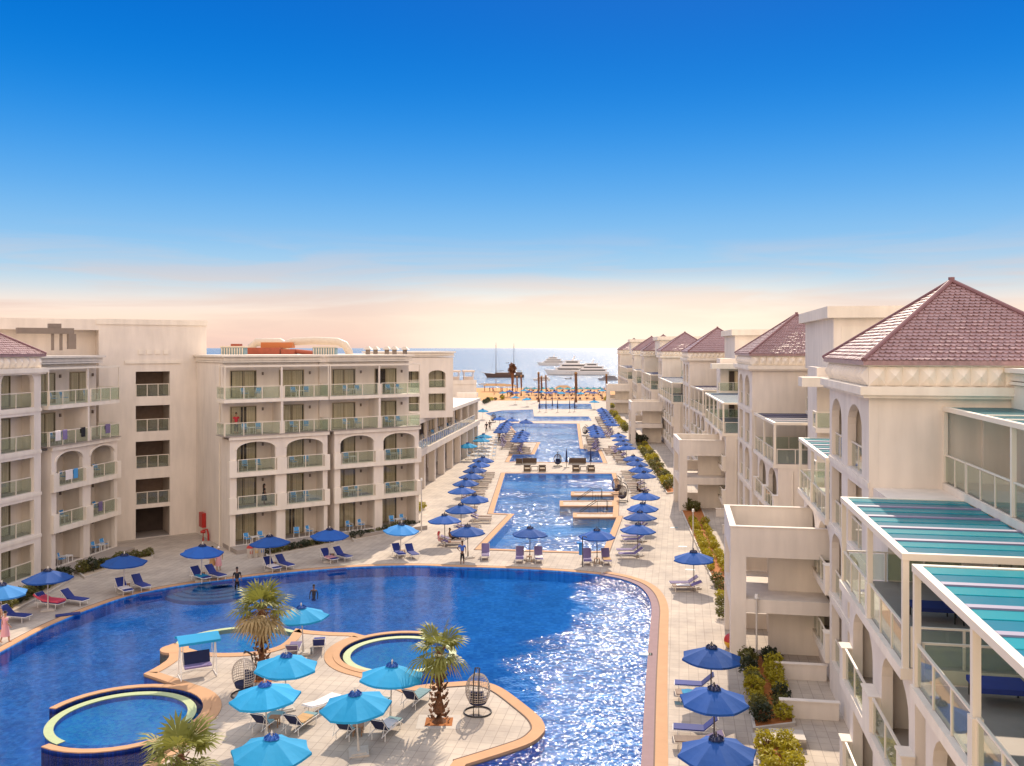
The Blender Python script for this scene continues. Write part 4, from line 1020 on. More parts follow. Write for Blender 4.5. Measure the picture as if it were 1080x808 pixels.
# fire hose cabinet and hydrant on the end wall of the wing
ew = (-.581, .814)     # direction of the end wall
def EW(px):            # point on the end wall seen in column px
    k = (px - 540) / F; x0, y0 = -22.9, 73.9; s = (k * y0 - x0) / (ew[0] - k * ew[1]); return (x0 + ew[0] * s, y0 + ew[1] * s)
x, y = EW(215.5)
t = thing('fire_cabinet', 'red fire hose cabinet on the end wall of the arcaded wing', 'fire cabinet', (x, y, .9), R(35.5 + 90 + 180))
b = B(); b.box(-.5, .5, -.32, -.01, 0, 1.25); part('cabinet_body', b, 'red_paint', t)
b = B(); b.box(-.42, .42, -.34, -.322, .08, 1.17); part('cabinet_door', b, 'red_paint', t)
x, y = EW(220)
t = thing('fire_hydrant', 'red hydrant pipe with two outlets by the fire cabinet', 'hydrant', (x - .3, y - .5, 0), 0)
b = B(); b.tube([(0, 0, 0), (0, 0, .9), (.35, 0, .95), (.45, 0, .5), (.45, 0, 0)], .09, 8); b.tube([(-.2, 0, .75), (.2, 0, .75)], .12, 8); part('pipe', b, 'red_paint', t)

# towels hung over balcony rails
Ml = T(-33.55, 66.3, 0, R(79.6))
for i, (x, z, m, l, w_) in enumerate(((1.3, 7.38, 'cloth_white', 'pale towel hung on the arched balcony rail of the towel wing', .8), (2.2, 7.38, 'chair_blue', 'light blue towel hung on the arched balcony rail of the towel wing', .5), (.1, 10.42, 'cloth_white', 'white shirt drying on the fourth storey rail, tower end', .6), (.9, 10.42, 'cushion_lilac', 'lilac towel drying on the fourth storey rail', .5), (6.0, 10.42, 'cushion_lilac', 'violet towel on the fourth storey rail, plain-wall end', .6), (3.0, 10.42, 'cloth_black', 'dark cloth on the fourth storey rail', .5), (5.2, 4.38, 'cushion_lilac', 'lilac towel on the second storey rail of the towel wing', .5))):
    b = B(); n = 8
    yy = [(-.05, -.7), (-.055, -.3), (-.05, 0), (0, .03), (.05, 0), (.055, -.4)]
    for a_ in range(n):
        x0_, x1_ = w_ * a_ / n, w_ * (a_ + 1) / n; q0, q1 = .012 * math.sin(a_ * 2.1), .012 * math.sin((a_ + 1) * 2.1)
        for k in range(5): b.add([(x0_, yy[k][0] + q0, yy[k][1]), (x1_, yy[k][0] + q1, yy[k][1]), (x1_, yy[k + 1][0] + q1, yy[k + 1][1]), (x0_, yy[k + 1][0] + q0, yy[k + 1][1])], [(0, 1, 2, 3)])
    v = Ml @ Vector((x, -.2 if z > 9 else -.14, z)); o = link('hanging_towel', b.mesh('hanging_towel', m)); o.location = v; o.rotation_euler = (0, 0, R(79.6)); tag(o, l, 'towel', 'towels on the balcony rails')
# ------------------------------------------------------------------ parasols
def canopy_mesh(r=1.42, drop=.50, m='fabric_royal', n=8):
    b = B(); K = 4; rings = []
    for k in range(K + 1):
        q = k / K; rg = []
        for i in range(n * 4):
            a = 2 * math.pi * i / (n * 4); f = (i % 4) / 4
            cr_ = math.cos(math.pi / n) / math.cos((f - .5) * 2 * math.pi / n)     # straight hems between the rib tips
            sag = -.055 * math.sin(math.pi * f) * q
            rr = r * (.06 + .94 * q) * (1 - (1 - cr_) * q) * (1 - .035 * math.sin(math.pi * f) * q)
            rg.append((rr * math.cos(a), rr * math.sin(a), -drop * (q ** 1.12) + sag))
        rings.append(rg)
    N4 = n * 4
    vs = [v for rg in rings for v in rg]; vs += [(x * 1.003, y * 1.003, z - .09) for x, y, z in rings[-1]]
    fs = [(k * N4 + i, k * N4 + (i + 1) % N4, (k + 1) * N4 + (i + 1) % N4, (k + 1) * N4 + i) for k in range(K + 1) for i in range(N4)]
    b.add(vs, fs)
    return b.mesh('canopy', m)
def parasol_proto(m, r, pole, full=True, h=2.55, base=True):
    t = thing('parasol', 'x', 'parasol')
    o = link('canopy', canopy_mesh(r, .50, m), t, T(0, 0, h - .05))
    v = B(); v.tube([(0, 0, -.02), (0, 0, .04)], .30, 8, 0, .05)
    for k in range(8): v.tube([(.26 * math.cos(k * math.pi / 4), .26 * math.sin(k * math.pi / 4), -.0), (.13 * math.cos(k * math.pi / 4), .13 * math.sin(k * math.pi / 4), .10)], .03, 4, 0)
    link('vent_cap', v.mesh('vent_cap', 'fabric_navy' if m != 'fabric_cyan' else 'fabric_royal'), o)
    b = B(); b.cyl(0, 0, 0, h + .14, .035, .03, 8); part('pole', b, pole, t)
    if full:
        for k in range(8):
            a = k * math.pi / 4; b = B()
            b.tube([(.05 * math.cos(a), .05 * math.sin(a), h - .10), (r * .55 * math.cos(a), r * .55 * math.sin(a), h - .36), (r * .97 * math.cos(a), r * .97 * math.sin(a), h - .6)], .014, 4)
            b.tube([(.04 * math.cos(a), .04 * math.sin(a), h - .75), (r * .5 * math.cos(a), r * .5 * math.sin(a), h - .34)], .011, 4); part('rib', b, pole, t)
        b = B(); b.cyl(0, 0, h + .12, h + .22, .05, .01, 8); part('finial', b, pole, t)
        b = B(); b.cyl(0, 0, .06, .5, .06, .05, 8); part('pole_socket', b, pole, t)
    if base:
        b = B(); b.box(-.4, .4, -.4, .4, 0, .09); b.box(-.3, .3, -.3, .3, .09, .13); part('base', b, 'concrete', t)
    return t
PP = {}
def parasol(kind, x, y, label, group, rz=None, tilt=(0, 0), z=0):
    spec = {'royal': ('fabric_royal', 1.43, 'pole_dark', True), 'shade': ('fabric_royal', 1.48, 'pole_light', True), 'cyan': ('fabric_cyan', 1.46, 'pole_light', True), 'sky': ('fabric_sky', 1.43, 'pole_light', True),
            'royal_far': ('fabric_royal', 1.43, 'pole_dark', False), 'cyan_far': ('fabric_cyan', 1.43, 'pole_light', False), 'teal_far': ('fabric_teal', 1.5, 'pole_light', False)}[kind]
    if kind not in PP: PP[kind] = parasol_proto(*spec); o = PP[kind]
    else: o = copy_tree(PP[kind])
    o.location = (x, y, z); o.rotation_euler = (R(tilt[0]), R(tilt[1]), R(random.uniform(0, 45)) if rz is None else R(rz))
    if tilt == (0, 0): o.rotation_euler = (R(random.uniform(-2.5, 2.5)), R(random.uniform(-2.5, 2.5)), o.rotation_euler.z)
    o['label'] = label; o['group'] = group
    return o

# ------------------------------------------------------------------ sun loungers: x from head (0) to foot (1.95)
def lounger_proto(seat, back, frame, full=True, raise_=40):
    t = thing('sun_lounger', 'x', 'sun lounger')
    b = B(); hz = .34
    for y in (-.31, .31): b.tube([(.62, y, hz), (1.95, y, hz)], .022, 5); b.tube([(.05, y, .28), (.62, y, hz)], .02, 5)
    b.tube([(1.95, -.31, hz), (1.95, .31, hz)], .022, 5); b.tube([(.62, -.31, hz), (.62, .31, hz)], .02, 5)
    fr = part('frame', b, frame, t)
    for x in (.35, 1.75):
        for y in (-.31, .31):
            b = B(); b.tube([(x, y, hz), (x, y, 0)], .02, 5); part('leg', b, frame, t)
    b = B(); n = 6
    b.box(.64, 1.93, -.30, .30, hz + .0, hz + .07); 
    for k in range(1, 5): b.box(.64 + 1.29 * k / 5 - .008, .64 + 1.29 * k / 5 + .008, -.302, .302, hz + .002, hz + .074)
    part('seat_cushion', b, seat, t)
    a = R(raise_); ca, sa = math.cos(a), math.sin(a)
    M = Matrix.Translation((.64, 0, hz + .03)) @ Matrix.Rotation(a, 4, 'Y')
    b = B(); b.mbox(M, -.74, 0, -.30, .30, -.02, .05); part('backrest', b, back, t)
    b = B()
    for y in (-.31, .31):
        p = M @ Vector((-.5, y, -.02)); b.tube([tuple(p), (.12, y, .30)], .014, 4)
        b.tube([tuple(M @ Vector((-.76, y, 0))), tuple(M @ Vector((0, y, 0)))], .018, 4)
    b.tube([tuple(M @ Vector((-.76, -.31, 0))), tuple(M @ Vector((-.76, .31, 0)))], .018, 4)
    part('back_support', b, frame, t)
    return t
LP = {}; LO = []
def lounger(kind, x, y, rz, label, group):
    spec = {'blue': ('cushion_blue', 'cushion_blue', 'metal_white', True, 42), 'navy': ('cushion_aqua', 'fabric_navy', 'metal_white', True, 48), 'lilac': ('cushion_lilac', 'cushion_lilac', 'metal_white', True, 35), 'lilac_up': ('cushion_lilac', 'cushion_lilac', 'metal_white', True, 55),
            'taupe': ('sling_taupe', 'cushion_lilac', 'metal_cream', True, 22), 'aqua_up': ('cushion_aqua', 'fabric_navy', 'metal_white', True, 58), 'bare': ('cloth_white', 'cloth_white', 'metal_white', True, 10)}[kind]
    if kind not in LP: LP[kind] = lounger_proto(*spec); o = LP[kind]
    else: o = copy_tree(LP[kind])
    o.location = (x, y, 0); o.rotation_euler = (0, 0, R(rz)); o['label'] = label; o['group'] = group; LO.append(o)
    return o
FAR_L = {}
def far_lounger(kind, x, y, rz, label, group):
    if kind not in FAR_L:
        m1, m2 = {'t': ('sling_taupe', 'cushion_lilac'), 'b': ('cushion_blue', 'cushion_blue'), 'w': ('cloth_white', 'fabric_navy')}[kind]
        b = B(); b.box(.62, 1.95, -.31, .31, .30, .38); M = Matrix.Translation((.62, 0, .33)) @ Matrix.Rotation(R(35), 4, 'Y'); b.mbox(M, -.75, 0, -.31, .31, 0, .07, 1)
        for x_ in (.3, 1.8):
            for y_ in (-.28, .24): b.box(x_, x_ + .05, y_, y_ + .05, 0, .30)
        FAR_L[kind] = b.mesh('sun_lounger', [m1, m2])
    o = bpy.data.objects.new('sun_lounger', FAR_L[kind]); COL.objects.link(o); o.location = (x, y, 0); o.rotation_euler = (0, 0, R(rz))
    return tag(o, label, 'sun lounger', group)

def side_table(x, y, label):
    t = thing('side_table', label, 'table', (x, y, 0), 0, 'low tables between sun loungers')
    b = B(); b.box(-.22, .22, -.22, .22, .38, .42); part('table_top', b, 'wood', t)
    for a in (-.18, .18):
        for c_ in (-.18, .18): b = B(); b.box(a - .02, a + .02, c_ - .02, c_ + .02, 0, .38); part('leg', b, 'wood', t)

# --- island: six cyan parasols, loungers seen from behind
ISL = [((320, 636.5), 'cyan parasol nearest the pool on the island point, above the shaded loungers'), ((300.3, 685.5), 'cyan parasol beside the taller fan palm trunk'), ((282, 716), 'cyan parasol between the egg chair and the lowest parasol'),
       ((284.7, 771.5), 'cyan parasol at the bottom edge, above no visible base'), ((411.5, 697), 'cyan parasol beside the round spa with a lounger behind it'), ((378.5, 724), 'cyan parasol standing on a square concrete base')]
ISL = [(p, l.replace('nearest the pool on', 'at').replace('above no visible base', 'lowest of the six')) for p, l in ISL]
for i, (p, l) in enumerate(ISL):
    x, y = GT(*p, 2.72); parasol('cyan', x, y, l, 'cyan parasols on the island', rz=(10, 30, 18, 0, 25, 12)[i], tilt=(random.uniform(-3, 3), random.uniform(-4, 4)))
for i, (px, py, rz, k, l) in enumerate((
    (357, 785, 72, 'navy', 'navy-backed lounger under the parasol on the concrete base, spa-far side'),
    (395, 785, 70, 'navy', 'navy-backed lounger under the parasol on the concrete base, palm side'),
    (428, 751, 68, 'navy', 'navy-backed lounger between the concrete-based parasol and the short palm'),
    (268, 778, 72, 'navy', 'navy-backed lounger above the lowest cyan parasol, egg chair side'),
    (303, 779, 70, 'navy', 'navy-backed lounger above the lowest cyan parasol, middle of island'),
    (325, 756, 60, 'bare', 'white flat lounger poking out below the palm parasol'),
    (307, 697, 95, 'lilac', 'lounger with towels under the parasol at the island point, palm side'),
    (336, 692, 100, 'blue', 'dark lounger under the parasol at the island point, water side'),
    (381, 760, 66, 'aqua_up', 'lounger half hidden behind the pole of the spa-side parasol'),)):
    x, y = G(px, py); lounger(k, x, y, rz, l, 'sun loungers on the island')
x, y = G(376, 779); side_table(x, y + .4, 'low table between the two loungers by the concrete parasol base')
x, y = G(287, 770); side_table(x, y + .4, 'low table between the loungers above the lowest cyan parasol')

# --- shaded deck, dark blue parasols with pairs of blue loungers
SH = [((0, 612.5), 'sky', 'light blue parasol cut by the picture edge', None), ((50.6, 598), 'shade', 'deep blue parasol over the pink air bed', None), ((130.5, 582), 'shade', 'deep blue parasol before the hedge of olive shrubs', ((124, 628, -48), (141.5, 624, -44))),
      ((211.8, 572), 'shade', 'deep blue parasol next to two standing guests', ((204.5, 615, -42), (220, 613, -38))), ((285.3, 562.5), 'shade', 'deep blue parasol next to the three waste bins', ((281.5, 604, -50), (294.5, 601.5, -45))),
      ((347, 555), 'shade', 'deep blue parasol before the arcaded wing, between bins and sunlit deck', ((342.5, 594.5, -50), (356, 592.5, -45))), ((422, 549.8), 'sky', 'pale blue parasol on the edge of the shadow', ((417.5, 589, -65), (431.5, 589.5, -65)))]
for i, (p, k, l, ls_) in enumerate(SH):
    x, y = GT(*p, 2.72); parasol(k, x, y, l, 'parasols on the shaded deck')
    for j, q in enumerate(ls_ or ()):
        x, y = G(q[0], q[1] - 1.5); dx, dy = math.cos(R(q[2])), math.sin(R(q[2])); lounger('blue', x - dx * .5, y - dy * .5 + .6, q[2], 'blue lounger, ' + ('landward' if j == 0 else 'seaward') + ' one by the ' + l.replace('deep blue ', '').replace(', between bins and sunlit deck', '').replace(' next to', ' at').replace('parasol ', 'parasol '), 'blue loungers on the shaded deck')
    if ls_: x, y = G((ls_[0][0] + ls_[1][0]) / 2, (ls_[0][1] + ls_[1][1]) / 2 - 3.5); side_table(x, y, 'low wooden table under the ' + l.replace('deep blue ', ''))
x, y = G(33, 643); lounger('blue', x + 1.2, y + 1.6, -20, 'blue lounger behind the pink air bed', 'blue loungers on the shaded deck')
x, y = G(4, 655); lounger('blue', x - .3, y + .3, -14, 'blue lounger beside the guest at the picture edge', 'blue loungers on the shaded deck')
# pink air bed on its own lounger
x, y = G(36, 641); lounger('blue', x, y + .4, -18, 'blue lounger carrying the pink air bed', 'blue loungers on the shaded deck')
b = B()
for k in range(5):
    b.tube([(0.0, -.28 + .14 * k, .80), (.35, -.28 + .14 * k, .62), (.8, -.28 + .14 * k, .49), (1.95, -.28 + .14 * k, .49)], .085, 8)
o = link('air_bed', b.mesh('air_bed', 'float_pink', True)); o.location = (x, y + .4, 0); o.rotation_euler = (0, 0, R(-18)); tag(o, 'pink inflatable air bed lying on a blue lounger', 'air bed')

# --- sunlit rows
def row(pts, kind, sidex, desc, group, near=True, ltype='taupe', n=2, lrz=None, zt=2.72, start=0):
    """pts: canopy-top pixels; sidex: which way the foot of the loungers points (+1 right, -1 left)"""
    for i, (px, py) in enumerate(pts):
        x, y = GT(px, py, zt)
        parasol(kind, x, y, 'royal blue parasol, %s %s' % (nth(i + start), desc), group)
        for j in range(n):
            yy = y + (-.75 + 1.35 * j); rz = (0 if sidex > 0 else 180) + random.uniform(-6, 6) + (lrz or 0)
            xx = x - sidex * .35
            lab = '%s lounger under the %s parasol %s' % ('landward' if j == 0 else 'seaward', nth(i + start), desc)
            (lounger if near else far_lounger)(ltype if near else 't', xx, yy, rz, lab, group.replace('parasols', 'loungers'))
row([(469.3, 540.5), (486.4, 529.5), (501.2, 519.4), (487.4, 511), (491.8, 503), (497, 496.6), (501.3, 490), (505.7, 484.8), (509, 480)], 'royal', 1, 'on the restaurant side row', 'parasols of the restaurant side row', True, 'taupe')
x, y = GT(493.6, 551.8, 2.72); parasol('royal', x, y, 'royal blue parasol above the man in a blue shirt', 'parasols between the pools'); lounger('lilac_up', x + 1.35, y + .9, -88, 'lilac lounger beside the man in a blue shirt', 'loungers between the pools')
for px, py, l in ((558.8, 554.6, 'mid-pool'), (630, 556.4, 'shower-side')):
    x, y = GT(px, py, 2.72); parasol('royal', x, y + .2, 'royal blue %s parasol on the strip between the first two pools' % l, 'parasols between the pools')
    lounger('lilac_up', x - .75, y + .9, -92, 'upright lilac lounger under the %s parasol, restaurant side' % l, 'loungers between the pools')
    lounger('lilac_up', x + .65, y + .9, -88, 'upright lilac lounger under the %s parasol, gateway side' % l, 'loungers between the pools')
    side_table(x - .05, y - .2, 'low wooden table under the %s parasol' % l)
row([(672.2, 550), (675.5, 537.4), (678.2, 528), (681, 516.8)], 'royal', -1, 'counted from the spa in the gateway side row', 'parasols of the gateway side row', True, 'lilac')
row([(679.7, 495.8), (675.5, 489.4), (671.5, 483.6), (667.8, 478.6)], 'royal', -1, 'past the egg chairs in the hedge side row', 'parasols of the hedge side row', True, 'taupe')
row([(661, 467.6), (657.4, 463.6), (654.6, 459.3), (652, 455.6)], 'royal_far', -1, 'by the third gateway', 'parasols by the third gateway', False)
row([(645.5, 444), (643.8, 441.4), (642, 439), (640.4, 436.8), (638.8, 434.6), (637.4, 432.6), (636, 430.8), (634.8, 429.2)], 'royal_far', -1, 'of the far seaward row', 'parasols of the far seaward row', False)
row([(630.5, 456), (629.8, 453.5), (629, 451.2), (628, 448.9), (627, 446.8)], 'royal_far', -1, 'of the cluster beside the third pool', 'parasols beside the third pool', False)
row([(547.5, 460), (548.8, 457.5), (550, 455), (551, 452.6)], 'royal_far', -1, 'on the small quay in the third pool', 'parasols on the small quay', False)
row([(528.5, 451), (530, 448.8), (531.5, 446.8), (533, 444.8), (534.5, 443)], 'royal_far', 1, 'of the dense cluster before the restaurant', 'parasols of the dense cluster', False)
row([(527, 438.4), (540, 440), (554.4, 441.6)], 'royal_far', 1, 'on the strip before the fourth pool', 'parasols before the fourth pool', False, n=0)
# extra loungers lying in the open beyond the rows
k = 0
for (px, py, nn, kind, dx) in ((528, 474, 8, 't', 0), (546, 480, 6, 't', 0), (632, 478, 7, 't', 0), (653, 480, 5, 't', 0), (644, 462, 6, 't', 0)):
    x, y = G(px, py)
    for i in range(nn):
        far_lounger(kind, x + random.uniform(-.2, .2) + .02 * i, y + i * 1.5, (0 if px < 600 else 180) + random.uniform(-5, 5), 'slatted lounger in the open, %s from the camera in the %s rank past the cluster' % (nth(i), nth(k)), 'loungers lying in the open')
    k += 1
x, y = GT(732, 578.5, 2.72); parasol('royal', x, y, 'royal blue parasol standing alone at the foot of the hedge beds', 'parasols by the hedge beds')
lounger('lilac', x + .3, y + .1, 180, 'lilac lounger under the lone hedge-bed parasol, seaward one', 'loungers by the hedge beds'); lounger('taupe', x + .3, y - .8, 178, 'brown lounger under the lone hedge-bed parasol, landward one', 'loungers by the hedge beds')
for i, (px, py, l) in enumerate(((749.6, 677.4, 'beside the red and yellow ball'), (753.2, 719.6, 'between the ball and the bottom edge'), (758.7, 772.5, 'at the bottom edge, biggest of the promenade'))):
    x, y = GT(px, py, 2.72); parasol('royal', x, y, 'large royal blue parasol ' + l, 'large parasols on the promenade', rz=(8, 20, 3)[i])
    lounger('blue', x + .45, y + .95, 170, 'blue-backed lounger under the parasol %s, seaward one' % l, 'loungers on the promenade'); lounger('taupe', x + .3, y - .1, 176, 'brown lounger under the parasol %s, landward one' % l, 'loungers on the promenade')
for i, (px, py) in enumerate(((494, 465), (507.4, 459.6), (510.2, 455.8), (497, 426), (509, 430), (543.6, 416.8), (556, 418.5), (626.7, 421), (480, 447))):
    x, y = GT(px, py, 2.8); parasol('cyan_far', x, y, 'turquoise parasol over the restaurant tables, %s from the wing' % nth(i) if i < 3 or i == 8 else 'turquoise parasol near the beach, %s of the scattered ones' % nth(i - 3), 'turquoise parasols beyond the pools')
for i in range(11):
    px = (555.9, 563.7, 572.6, 582, 591, 598.5, 606, 612.5, 619.8, 626.3, 632.8)[i]; x, y = GT(px, 408.2 + (i % 2) * .3, 2.6)
    parasol('teal_far', x, y, 'teal beach parasol, %s in the line by the water, from the schooner' % nth(i), 'teal beach parasols by the water')

random.seed(12)
for i in range(16):
    px = 531 + i * 6.9 + random.uniform(-1.5, 1.5); x, y = GT(px, random.uniform(410.2, 413.8), 2.6)
    parasol('royal_far' if i % 3 else 'cyan_far', x, y, '%s beach parasol behind the teal line, %s from the restaurant side' % ('blue' if i % 3 else 'turquoise', nth(i)), 'blue beach parasols on the sand')
# folded parasols
FP = []
def folded(px, py, label, h=2.6):
    x, y = G(px, py)
    if not FP:
        t = thing('folded_parasol', label, 'parasol'); b = B(); b.tube([(0, 0, .75), (0, 0, 1.0), (0, 0, 1.9), (0, 0, 2.45)], .20, 9, 0, .05); part('folded_canopy', b, 'fabric_navy', t)
        b = B(); b.cyl(0, 0, 0, 2.6, .035); part('pole', b, 'pole_dark', t); b = B(); b.box(-.35, .35, -.35, .35, 0, .1); part('base', b, 'concrete', t); FP.append(t); o = t
    else: o = copy_tree(FP[0])
    o.location = (x, y, 0); o.scale = (1, 1, h / 2.6); o['label'] = label; o['group'] = 'folded parasols'
for i, (px, py) in enumerate(((569.2, 434.6), (575.9, 435), (588.1, 435), (600.8, 435), (606, 434.6), (582.6, 432))): folded(px, py, 'folded navy parasol on the far pool island, %s from the restaurant side' % nth(i), 3.4)
folded(597.5, 493, 'folded blue parasol beside the dark hanging chair'); folded(623, 492.6, 'folded blue parasol beside the wicker sofas')
# ------------------------------------------------------------------ hanging egg chairs
def egg(x, y, rz, label, pale=False, twin=False):
    t = thing('egg_chair', label, 'hanging chair', (x, y, 0), R(rz), 'hanging egg chairs')
    st = B(); st.tube([(.62 * math.cos(a), .62 * math.sin(a), .04) for a in [i * math.pi / 10 for i in range(20)]], .035, 6, closed=True)
    st.tube([(-.55, -.12, .04), (-.62, -.12, 1.1), (-.5, -.12, 1.75), (-.1, -.1, 2.05), (.05, 0, 2.0)], .03, 6); st.tube([(-.55, .12, .04), (-.62, .12, 1.1), (-.5, .12, 1.75), (-.1, .1, 2.05), (.05, 0, 2.0)], .03, 6)
    part('stand', st, 'steel_dark', t)
    b = B(); zc, rx, rzz = 1.02, .56, .72
    def ep(th, ph): return (.05 + rx * math.sin(th) * math.cos(ph), rx * math.sin(th) * math.sin(ph), zc + rzz * math.cos(th))
    for k in range(22):
        ph = R(55 + 250 * k / 21); b.tube([ep(math.pi * j / 12, ph) for j in range(13)], .011, 4)
    for k in range(1, 18):
        th = math.pi * k / 18; b.tube([ep(th, R(55 + 250 * j / 16)) for j in range(17)], .012 if k < 10 else .02, 4)
    b.tube([ep(math.pi * j / 12, R(55)) for j in range(13)] , .03, 5); b.tube([ep(math.pi * j / 12, R(305)) for j in range(13)], .03, 5)
    b.tube([ep(0, 0), (.05, 0, 2.0)], .012, 4)
    part('basket', b, 'wicker_pale' if pale else 'wicker', t)
    c = B(); c.tube([(.05, 0, .42), (.05, 0, .5), (.05, 0, .62)], .38, 14, 0, .44); c.box(-.36, -.22, -.3, .3, .62, 1.05); part('cushion', c, 'fabric_navy', t)
x, y = G(258, 733); egg(x, y, 235, 'pale wicker hanging chair with navy cushions beside the tall palm', True)
x, y = G(503.8, 751.5); egg(x, y, 85, 'wicker hanging chair seen from behind near the island tip', True)
for px, py, rz, l in ((650.5, 521, 200, 'dark hanging chair on the second pool bank, seaward one of two'), (656.5, 529, 170, 'dark hanging chair on the second pool bank, landward one of two'), (588.3, 492, 260, 'dark hanging chair on the strip between second and third pools'), (617.3, 459.5, 200, 'small far hanging chair at the corner of the third pool'), (520, 445.5, 200, 'small far hanging chair near the dense parasol cluster')):
    x, y = G(px, py); egg(x, y, rz, l)

# garden swing with a cyan canopy
def swing():
    x, y = G(208, 712); t = thing('garden_swing', 'white garden swing with cyan canopy and navy seat on the island', 'garden swing', (x, y, 0), R(28))
    b = B()
    for s in (-.85, .85): b.tube([(s, -.65, .03), (s, -.15, 1.9), (s, .45, .03)], .03, 6); b.tube([(s, -.65, .03), (s, -.1, .03 + .0), (s, .45, .03)], .025, 5)
    b.tube([(-.85, -.12, 1.9), (.85, -.12, 1.9)], .03, 6); b.tube([(-.85, .45, .05), (0, .75, .05), (.85, .45, .05)], .022, 5); part('swing_frame', b, 'metal_white', t)
    b = B(); b.add([(-1.0, -.85, 1.92), (1.0, -.85, 1.92), (1.0, -.12, 2.12), (-1.0, -.12, 2.12), (1.0, .6, 1.92), (-1.0, .6, 1.92), (-1.0, -.85, 1.80), (1.0, -.85, 1.80), (1.0, .6, 1.80), (-1.0, .6, 1.80)], [(0, 1, 2, 3), (3, 2, 4, 5), (0, 1, 7, 6), (4, 5, 9, 8)]); part('canopy', b, 'fabric_cyan', t)
    b = B(); b.box(-.65, .65, -.40, .12, .48, .56); part('seat', b, 'cushion_lilac', t)
    M = Matrix.Translation((0, .12, .54)) @ Matrix.Rotation(R(-20), 4, 'X')
    b = B(); b.mbox(M, -.65, .65, 0, .08, 0, .62); part('backrest', b, 'fabric_navy', t)
    b = B()
    for s in (-.68, .68):
        b.tube([(s, -.35, .52), (s * 1.05, -.12, 1.88)], .012, 4); b.tube([(s, .2, .7), (s * 1.05, -.12, 1.88)], .012, 4)
    part('hanger', b, 'metal_white', t)
swing()

# wicker sofas and armchairs on the strip
def sofa(px, py, w_, rz, label, name='wicker_sofa'):
    x, y = G(px, py); t = thing(name, label, 'sofa' if w_ > 1 else 'armchair', (x, y, 0), R(rz), 'dark wicker seats between the pools')
    b = B(); b.box(-w_ / 2, w_ / 2, -.4, .4, .12, .4); b.box(-w_ / 2, w_ / 2, .28, .4, .4, .85); b.box(-w_ / 2, -w_ / 2 + .12, -.4, .28, .4, .65); b.box(w_ / 2 - .12, w_ / 2, -.4, .28, .4, .65)
    for a in (-w_ / 2 + .05, w_ / 2 - .1):
        for c_ in (-.38, .33): b.box(a, a + .05, c_, c_ + .05, 0, .12)
    part('wicker_frame', b, 'wicker', t)
    b = B(); b.box(-w_ / 2 + .13, w_ / 2 - .13, -.38, .27, .4, .52); part('cushion', b, 'curtain', t)
sofa(547.5, 489.5, .9, 180, 'dark wicker armchair at the pool corner, restaurant end', 'wicker_armchair'); sofa(558.5, 489, 2.0, 180, 'dark wicker sofa with its back to the landward pool, restaurant end'); sofa(609, 489, 2.4, 180, 'dark wicker sofa with its back to the landward pool, gateway end')
for i, (px, py) in enumerate(((556, 497.5), (572, 497.5), (607.5, 497.5), (623.5, 497.5))): sofa(px, py, .95, 0, 'wicker armchair at the landward pool rim, %s from the restaurant' % nth(i), 'wicker_armchair')
for px, l in ((564, 'restaurant'), (615.5, 'gateway')):
    x, y = G(px, 496); t = thing('garden_table', 'dark wicker table between two armchairs, %s end' % l, 'table', (x, y, 0)); b = B(); b.box(-.5, .5, -.4, .4, .5, .56); part('table_top', b, 'wicker', t)
    for a in (-.45, .4):
        for c_ in (-.35, .3): b = B(); b.box(a, a + .05, c_, c_ + .05, 0, .5); part('leg', b, 'wicker', t)

# restaurant tables and chairs under the turquoise parasols
k = 0
for i in range(6):
    for j in range(3):
        x, y = G(500 + j * 7.5 + i * .8, 484 - i * 4.0)
        t = thing('cafe_table', 'white cafe table, %s seat row from the camera, %s from the wing' % (nth(i), nth(j)), 'table', (x, y, 0), 0, 'cafe tables under the turquoise parasols')
        b = B(); b.cyl(0, 0, .7, .74, .45, n=10); part('table_top', b, 'metal_white', t); b = B(); b.cyl(0, 0, 0, .7, .04); b.cyl(0, 0, 0, .03, .3); part('table_leg', b, 'metal_white', t)
        for s in (0, 1): chair(Matrix.Identity(4), x + (-.8 if s else .8), y, 0, R(90 if s else -90), 'blue cafe chair, %s seat row, %s table, %s side' % (nth(i), nth(j), 'wing' if s else 'pool'), 'cafe chairs under the turquoise parasols')

# ------------------------------------------------------------------ small things on the deck
for i, (px, m, l) in enumerate(((264, 'red_paint', 'red'), (270, 'yellow_paint', 'yellow'), (276, 'bin_blue', 'blue'))):
    x, y = G(px, 588.5 - i * .8); t = thing('waste_bin', 'pale waste bin with a %s lid' % l, 'waste bin', (x, y, 0), R(35), 'waste bins before the arcade')
    b = B(); b.tube([(0, 0, 0), (0, 0, .78)], .20, 4, 0, .29); part('bin_body', b, 'concrete', t); b = B(); b.tube([(0, 0, .78), (0, 0, .86), (0, 0, .96)], .32, 4, 0, .24); part('lid', b, m, t)
    b = B(); b.box(-.1, .1, -.21, -.18, .35, .6); part('emblem_plate', b, m, t)
for i, (px, py) in enumerate(((70, 651), (158, 629.5), (233, 617.5), (355, 604))):
    x, y = G(px, py - 1); t = thing('depth_mat', 'flat blue mat on the pool coping, %s from the pink air bed' % nth(i), 'mat', (x, y + .2, .035), R(28), 'blue mats on the coping')
    b = B(); b.box(-.7, .7, -.25, .25, 0, .05); part('mat_surface', b, 'cushion_blue', t)
